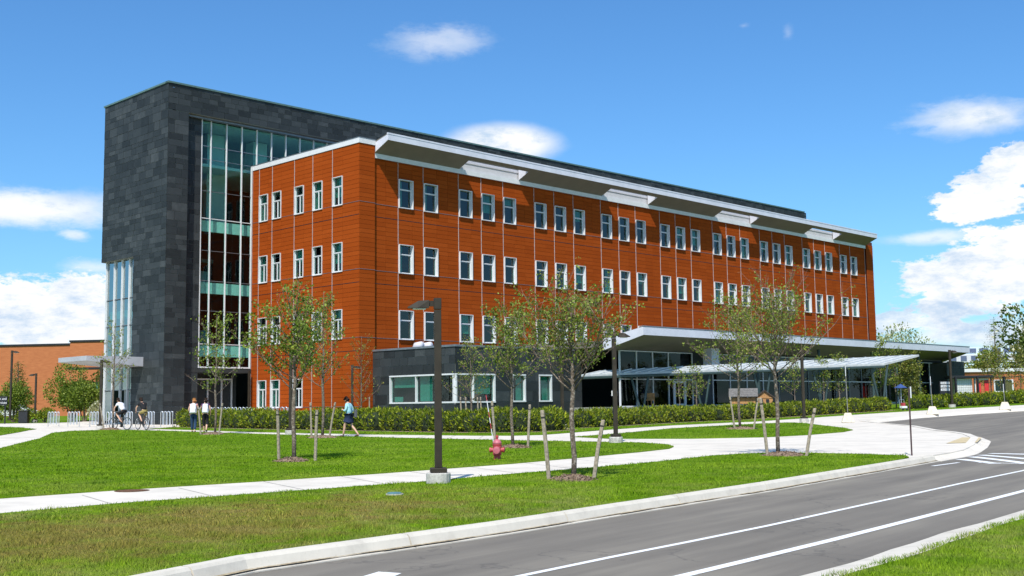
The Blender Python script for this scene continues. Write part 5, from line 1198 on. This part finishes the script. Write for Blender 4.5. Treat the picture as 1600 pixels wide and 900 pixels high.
# ---------------------------------------------------------------- people
skinM = simple('skin', (.62, .36, .25), .55, .06, 12)
def cloth(n, c): return simple(n, c, .85, .12, 30, 0, .2)
def skinned(name, J, E_, m_, parent, root, lev=1):
    ks = list(J); ix = {k: i for i, k in enumerate(ks)}
    me = bpy.data.meshes.new(name); me.from_pydata([tuple(J[k][0]) for k in ks], [(ix[a], ix[b_]) for a, b_ in E_], [])
    o = bpy.data.objects.new(name, me); C.objects.link(o); sk = o.modifiers.new('s', 'SKIN'); sk.use_smooth_shade = True
    o.modifiers.new('u', 'SUBSURF').levels = lev
    L = me.skin_vertices[0] if me.skin_vertices else None
    for k in ks:
        r = J[k][1]; r = (r, r) if not isinstance(r, tuple) else r; L.data[ix[k]].radius = r; L.data[ix[k]].use_root = (k == root)
    bpy.context.view_layer.update(); ev = o.evaluated_get(bpy.context.evaluated_depsgraph_get())
    m2 = bpy.data.meshes.new_from_object(ev); bpy.data.objects.remove(o); m2.materials.clear(); m2.materials.append(m_); m2.name = name
    m2.polygons.foreach_set('use_smooth', [True]*len(m2.polygons))
    p = bpy.data.objects.new(name, m2); C.objects.link(p); p.parent = parent; return p
V = Vector
def fingers(J, E_, w, dirn, side, tag_):
    dirn = dirn.normalized(); acr = dirn.cross(V((side, .2, .1))).normalized(); nrm = dirn.cross(acr)
    J['palm'+tag_] = (w+dirn*.055, (.036, .018)); E_.append(('wr'+tag_, 'palm'+tag_))
    for i, (o_, l) in enumerate(((-.030, .060), (-.010, .072), (.011, .068), (.030, .052))):
        a = w+dirn*.085+acr*o_; b_ = a+dirn*l*.55+nrm*.006; c = b_+dirn*l*.35+nrm*.018
        for q, (p_, r_) in enumerate(((a, .011), (b_, .0095), (c, .008))): J['f%d%d%s' % (i, q, tag_)] = (p_, r_)
        E_ += [('palm'+tag_, 'f%d0%s' % (i, tag_)), ('f%d0%s' % (i, tag_), 'f%d1%s' % (i, tag_)), ('f%d1%s' % (i, tag_), 'f%d2%s' % (i, tag_))]
    t1 = w+dirn*.045-acr*.040; J['t0'+tag_] = (t1, .011); J['t1'+tag_] = (t1+dirn*.035-acr*.010+nrm*.012, .0085); E_ += [('palm'+tag_, 't0'+tag_), ('t0'+tag_, 't1'+tag_)]
def person(s, d, heading, label, P, dz=0, name='person'):
    o = empty(name, (s, d, gz(s, d)+dz), math.atan2(heading[1], heading[0])-math.pi/2, label, 'person')
    g = {k: V(v) for k, v in P['j'].items()}; f = P.get('w', 1.0)
    hd = (g['head']-g['neck']).normalized(); face = V(P.get('face', (0, 1, 0))).normalized()
    J = {'pelvis': (g['pelvis'], (.135*f, .105)), 'waist': (g['pelvis'].lerp(g['chest'], .45), (.115*f, .09)), 'chest': (g['chest'], (.145*f, .105)), 'neckb': (g['neck'], (.062, .055)),
         'jaw': (g['neck']+hd*.085+face*.015, (.052, .055)), 'head': (g['head'], (.072, .088)), 'crown': (g['head']+hd*.075, (.058, .070)), 'nose': (g['head']+face*.095-hd*.015, .010), 'chin': (g['head']+face*.062-hd*.075, .022),
         'earL': (g['head']+hd.cross(face)*.076, .013), 'earR': (g['head']-hd.cross(face)*.076, .013)}
    E_ = [('pelvis', 'waist'), ('waist', 'chest'), ('chest', 'neckb'), ('neckb', 'jaw'), ('jaw', 'head'), ('head', 'crown'), ('head', 'nose'), ('jaw', 'chin'), ('head', 'earL'), ('head', 'earR')]
    for sd, sg_ in (('L', -1), ('R', 1)):
        for k, r in (('sh', .055*f), ('el', .038), ('wr', .026), ('hip', .088*f), ('kn', .056), ('an', .036)): J[k+sd] = (g[k+sd], r)
        toe = g['an'+sd]+V(P.get('foot'+sd, (0, .17, -.05))); J['heel'+sd] = (g['an'+sd]+V((0, -.03, -.045)), .030); J['toe'+sd] = (toe, (.040, .022))
        E_ += [('chest', 'sh'+sd), ('sh'+sd, 'el'+sd), ('el'+sd, 'wr'+sd), ('pelvis', 'hip'+sd), ('hip'+sd, 'kn'+sd), ('kn'+sd, 'an'+sd), ('an'+sd, 'heel'+sd), ('heel'+sd, 'toe'+sd)]
        mid = g['kn'+sd].lerp(g['an'+sd], .35); J['calf'+sd] = (mid+V((0, -.015, 0)), .054); E_.remove(('kn'+sd, 'an'+sd)); E_ += [('kn'+sd, 'calf'+sd), ('calf'+sd, 'an'+sd)]
        fingers(J, E_, g['wr'+sd], V(P.get('hand'+sd, tuple(g['wr'+sd]-g['el'+sd]))), sg_, sd)
    skinned('body', J, E_, skinM, o, 'pelvis', 1)
    inf = .034
    # top garment
    T = {'a': (g['pelvis']+V((0, 0, P.get('hem', .02))), (.150*f+inf, .115+inf)), 'b': (J['waist'][0], (.118*f+inf, .092+inf)), 'c': (g['chest'], (.152*f+inf, .108+inf)), 'd': (g['neck']+V((0, 0, -.025)), (.098, .088))}; TE = [('a', 'b'), ('b', 'c'), ('c', 'd')]
    for sd in 'LR':
        e = g['sh'+sd].lerp(g['el'+sd], P.get('sleeve', .6)) if P.get('sleeve', .6) <= 1 else g['el'+sd].lerp(g['wr'+sd], P['sleeve']-1)
        T['s'+sd] = (g['sh'+sd], .062*f+inf*.6); TE.append(('c', 's'+sd)); last = 's'+sd
        if P.get('sleeve', .6) > 1: T['m'+sd] = (g['el'+sd], .050); TE.append((last, 'm'+sd)); last = 'm'+sd
        T['e'+sd] = (e, .050 if P.get('sleeve', .6) <= 1 else .040); TE.append((last, 'e'+sd))
    skinned('top', T, TE, P['top'], o, 'c', 1)
    if P.get('skirt'):
        kn = (g['knL']+g['knR'])/2; B_ = {'a': (g['pelvis']+V((0, 0, .06)), (.15, .12)), 'b': (g['pelvis']+V((0, 0, -.10)), (.19, .15)), 'c': (g['pelvis'].lerp(kn, .6), (.18, .16)), 'd': (g['pelvis'].lerp(kn, .88), (.16, .17))}
        skinned('skirt', B_, [('a', 'b'), ('b', 'c'), ('c', 'd')], P['bottom'], o, 'b', 1)
    else:
        B_ = {'a': (g['pelvis']+V((0, 0, .05)), (.145*f+inf, .112+inf)), 'p': (g['pelvis']+V((0, 0, -.05)), (.14*f+inf, .11+inf))}; BE = [('a', 'p')]
        for sd in 'LR':
            q = P.get('trouser', 1.9); B_['h'+sd] = (g['hip'+sd], .098*f+inf*.5); BE.append(('p', 'h'+sd))
            if q <= 1: B_['k'+sd] = (g['hip'+sd].lerp(g['kn'+sd], q), .092); BE.append(('h'+sd, 'k'+sd))
            else: B_['k'+sd] = (g['kn'+sd], .078); B_['z'+sd] = (g['kn'+sd].lerp(g['an'+sd], q-1), .068); BE += [('h'+sd, 'k'+sd), ('k'+sd, 'z'+sd)]
        skinned('trousers', B_, BE, P['bottom'], o, 'p', 1)
    back = -face
    Hh = {'a': (g['head']+hd*.050+back*.020, (.082, .088)), 'b': (g['head']+hd*.085+back*.005, (.066, .072)), 'c': (g['head']-hd*.02+back*.045, (.076, .056)), 'd': (g['head']-hd*.085+back*.055, (.055, .035))}; HE = [('b', 'a'), ('a', 'c'), ('c', 'd')]
    if P.get('long'):
        Hh['e'] = (g['head']-hd*.17+back*.085, (.06, .035)); Hh['f'] = (g['head']-hd*.26+back*.10, (.035, .02)); HE += [('d', 'e'), ('e', 'f')]
    skinned('hair', Hh, HE, P['hair'], o, 'a', 1)
    if P.get('shoe'):
        for sd in 'LR':
            skinned('shoe', {'a': (J['heel'+sd][0]+V((0, -.01, 0)), .042), 'b': (J['heel'+sd][0].lerp(J['toe'+sd][0], .55), (.046, .036)), 'c': (J['toe'+sd][0]+V((0, .02, 0)), (.042, .028))}, [('a', 'b'), ('b', 'c')], P['shoe'], o, 'a', 1)
    return o
blackC, whiteC = cloth('black_cloth', (.018, .018, .020)), cloth('white_cloth', (.78, .78, .82)); denim = cloth('dark_denim', (.03, .06, .12))
hairD, hairR = cloth('dark_hair', (.025, .014, .010)), cloth('auburn_hair', (.36, .15, .05)); leather = simple('brown_leather', (.10, .05, .03), .6)
walk = {'pelvis': (0, 0, .88), 'chest': (0, .03, 1.20), 'neck': (0, .05, 1.36), 'head': (0, .12, 1.48), 'shL': (-.16, .03, 1.31), 'shR': (.16, .03, 1.31), 'elL': (-.20, .06, 1.06), 'elR': (.22, -.04, 1.06), 'wrL': (-.12, .22, 1.10), 'wrR': (.18, .10, .93),
        'hipL': (-.085, 0, .85), 'hipR': (.085, 0, .85), 'knL': (-.08, .17, .48), 'knR': (.08, -.06, .46), 'anL': (-.07, .24, .09), 'anR': (.07, -.36, .13)}
person(-6.68, 46.9, (-.93, .36), 'person in a light blue jacket and navy skirt walking left on the path, head bowed', {'j': walk, 'face': (0, .8, -.45), 'sleeve': 1.8, 'top': cloth('light_blue_cloth', (.38, .68, .76)), 'bottom': cloth('navy_cloth', (.02, .03, .07)), 'skirt': True, 'hair': hairD, 'shoe': leather, 'w': .95, 'footR': (0, .13, -.09)})
stand = {'pelvis': (0, 0, .90), 'chest': (0, .01, 1.22), 'neck': (0, .01, 1.38), 'head': (0, .03, 1.51), 'shL': (-.17, 0, 1.33), 'shR': (.17, 0, 1.33), 'elL': (-.24, -.02, 1.08), 'elR': (.24, -.02, 1.08), 'wrL': (-.22, .12, .90), 'wrR': (.22, .12, .92),
         'hipL': (-.085, 0, .87), 'hipR': (.085, 0, .87), 'knL': (-.08, .05, .48), 'knR': (.08, .03, .48), 'anL': (-.08, .10, .09), 'anR': (.08, -.10, .09)}
st2 = dict(stand); st2.update({'knR': (.08, .02, .49), 'anR': (.09, -.24, .17), 'wrL': (-.12, .22, 1.25), 'elL': (-.24, .08, 1.10)})
pinkC = cloth('salmon_cloth', (.62, .30, .28))
s1 = person(-15.65, 56.4, (-.12, 1), 'auburn haired person in jeans walking away, left of two with white backpacks', {'j': stand, 'face': (-.75, .6, 0), 'sleeve': .25, 'top': pinkC, 'bottom': denim, 'trouser': 1.95, 'hair': hairR, 'long': False, 'shoe': blackC, 'w': .97})
s2 = person(-15.02, 56.2, (-.1, 1), 'dark haired person in black trousers walking away, right of two with white backpacks', {'j': st2, 'face': (-.6, .8, 0), 'sleeve': .2, 'top': cloth('purple_cloth', (.09, .03, .10)), 'bottom': blackC, 'trouser': 1.55, 'hair': hairD, 'long': True, 'shoe': blackC, 'w': .95, 'footR': (0, .10, -.13)})
def backpack(p, off, label, m_, sc_=1.0, rz=None):
    w_ = p.matrix_basis @ V(off); bpy.context.view_layer.update()
    o = empty('backpack', w_, p.rotation_euler[2] if rz is None else rz, label, 'backpack')
    b = MB(); h, x, y = .22*sc_, .15*sc_, .075*sc_
    b.prism([(-x, -y, -h), (x, -y, -h), (x, y, -h), (-x, y, -h)], [(-x*.8, -y*.7, h), (x*.8, -y*.7, h), (x*.8, y, h), (-x*.8, y, h)]); b.obj('bag_body', m_, o, bevel=.03*sc_)
    b = MB(); b.box(-x*.75, x*.75, -y*1.45, -y*.98, -h*.85, h*.1); b.obj('front_pocket', m_, o, bevel=.015*sc_)
    for s_ in (-1, 1): b = MB(); b.tube([(s_*x*.6, y, h*.8), (s_*x*.75, y+.13, h*.95), (s_*x*.85, y+.19, h*.5), (s_*x*.9, y+.12, -h*.3), (s_*x*.8, y, -h*.7)], .015, 5); b.obj('strap', m_, o)
backpack(s1, (.0, -.185, 1.16), 'white backpack with pale grey pocket on the auburn haired person', whiteC, 1.08); backpack(s2, (.02, -.185, 1.16), 'white backpack on the dark haired person', whiteC, 1.0)
wp_ = bpy.data.objects['person']; hb = empty('shoulder_bag', V((-6.42, 46.80, gz(-6.4, 46.8)+.98)), R(10), 'grey shoulder bag hanging at the back of the person in the blue jacket', 'bag')
b = MB(); b.box(-.05, .07, -.14, .14, -.20, .14); b.obj('bag_body', cloth('grey_cloth', (.10, .10, .11)), hb, bevel=.03); b = MB(); b.tube([(0, -.12, .12), (-.10, -.06, .38), (-.10, .06, .38), (0, .12, .12)], .012, 5); b.obj('strap', blackC, hb)
# ---------------------------------------------------------------- bicycles and riders
def bicycle(s, d, heading, label, fm):
    o = empty('bicycle', (s, d, gz(s, d)+.003), math.atan2(heading[1], heading[0])-math.pi/2, label, 'bicycle'); r = .335
    for y, nm in ((.52, 'front_wheel'), (-.52, 'rear_wheel')):
        b = MB(); n_ = 28; ring = [(0, y+r*math.cos(6.283*k/n_), r+r*math.sin(6.283*k/n_)) for k in range(n_+1)]; b.tube([(p[0], y+(p[1]-y)*.95, r+(p[2]-r)*.95) for p in ring], .024, 6, cap=False); w_ = b.obj('wheel', black_rub, o)
        b = MB(); b.tube([(p[0], y+(p[1]-y)*.87, r+(p[2]-r)*.87) for p in ring], .011, 5, cap=False); b.obj('rim', galv, w_)
        b = MB(); 
        for k in range(14): a = 6.283*k/14; b.tube([(.02*(-1)**k, y, r), (0, y+r*.87*math.cos(a), r+r*.87*math.sin(a))], .0025, 3, cap=False)
        b.tube([(-.05, y, r), (.05, y, r)], .022, 8); b.obj('spokes', galv, w_)
    b = MB(); bb = (0, -.10, .28); st_ = (0, -.24, .80); hd_ = (0, .36, .84); hl = (0, .40, .70); ra = (0, -.52, r)
    for p, q, r_ in ((bb, st_, .016), (st_, hd_, .017), (bb, hl, .019), (hd_, hl, .020)): b.tube([p, q], r_, 6)
    for x in (-.055, .055):
        b.tube([bb, (x, ra[1], ra[2])], .010, 5); b.tube([st_, (x, ra[1], ra[2])], .009, 5); b.tube([hl, (x*.9, .45, .60), (x*.9, .52, r)], .012, 5)
    b.obj('frame', fm, o)
    b = MB(); b.tube([hd_, (0, .34, .95)], .013, 6); b.tube([(-.29, .25, .98), (-.20, .33, .98), (.20, .33, .98), (.29, .25, .98)], .012, 6); h_ = b.obj('handlebar', galv, o)
    for x in (-1, 1): b = MB(); b.tube([(x*.29, .25, .98), (x*.31, .15, .98)], .018, 6); b.obj('grip', black_rub, h_)
    b = MB(); b.tube([st_, (0, -.27, .90)], .013, 6); b.obj('seat_post', galv, o)
    b = MB(); b.prism([(-.07, -.38, .90), (.07, -.38, .90), (.018, -.12, .91), (-.018, -.12, .91)], [(-.08, -.39, .945), (.08, -.39, .945), (.022, -.11, .94), (-.022, -.11, .94)]); b.obj('saddle', blackM, o, bevel=.01)
    b = MB(); b.tube([(-.01, bb[1], bb[2]), (.045, bb[1], bb[2])], .085, 14); b.obj('chainring', blackM, o)
    for x, dz_, dy in ((.075, -.13, .09), (-.075, .13, -.09)):
        b = MB(); b.tube([(x*.8, bb[1], bb[2]), (x, bb[1]+dy, bb[2]+dz_)], .012, 5); b.box(x-.01, x+(.09 if x > 0 else -.09), bb[1]+dy-.04, bb[1]+dy+.04, bb[2]+dz_-.012, bb[2]+dz_+.012); b.obj('pedal', blackM, o)
    return o
ride = {'pelvis': (0, -.25, 1.02), 'chest': (0, -.02, 1.32), 'neck': (0, .09, 1.46), 'head': (0, .17, 1.58), 'shL': (-.18, .04, 1.40), 'shR': (.18, .04, 1.40), 'elL': (-.29, .16, 1.18), 'elR': (.29, .16, 1.18), 'wrL': (-.29, .16, 1.02), 'wrR': (.29, .16, 1.02),
        'hipL': (-.09, -.24, .98), 'hipR': (.09, -.24, .98), 'knL': (-.13, .16, .86), 'knR': (.13, .08, .66), 'anL': (-.11, -.13, .50), 'anR': (.11, -.03, .24), 'handL': 0}
ride.pop('handL')
bk1 = bicycle(-21.4, 62.75, (-.88, .47), 'bicycle with black tyres ridden by the person in the white shirt', teal_steel)
bk2 = bicycle(-20.1, 62.45, (-.68, .73), 'dark bicycle ridden by the person in the black shirt', blackM)
RP = {'handL': (.0, .5, -.85), 'handR': (.0, .5, -.85), 'footL': (0, .16, -.03), 'footR': (0, .16, -.04), 'sleeve': .55, 'trouser': 1.02, 'hair': hairD, 'shoe': blackC, 'j': ride}
person(-21.4, 62.75, (-.88, .47), 'cyclist in a white shirt and black shorts riding past the bike racks', dict(RP, top=whiteC, bottom=blackC, face=(-.1, 1, 0), trouser=.9))
person(-20.1, 62.45, (-.68, .73), 'cyclist in a black shirt and khaki shorts riding past the bike racks', dict(RP, top=blackC, bottom=cloth('khaki_cloth', (.36, .28, .10)), face=(.2, 1, 0), trouser=.85))
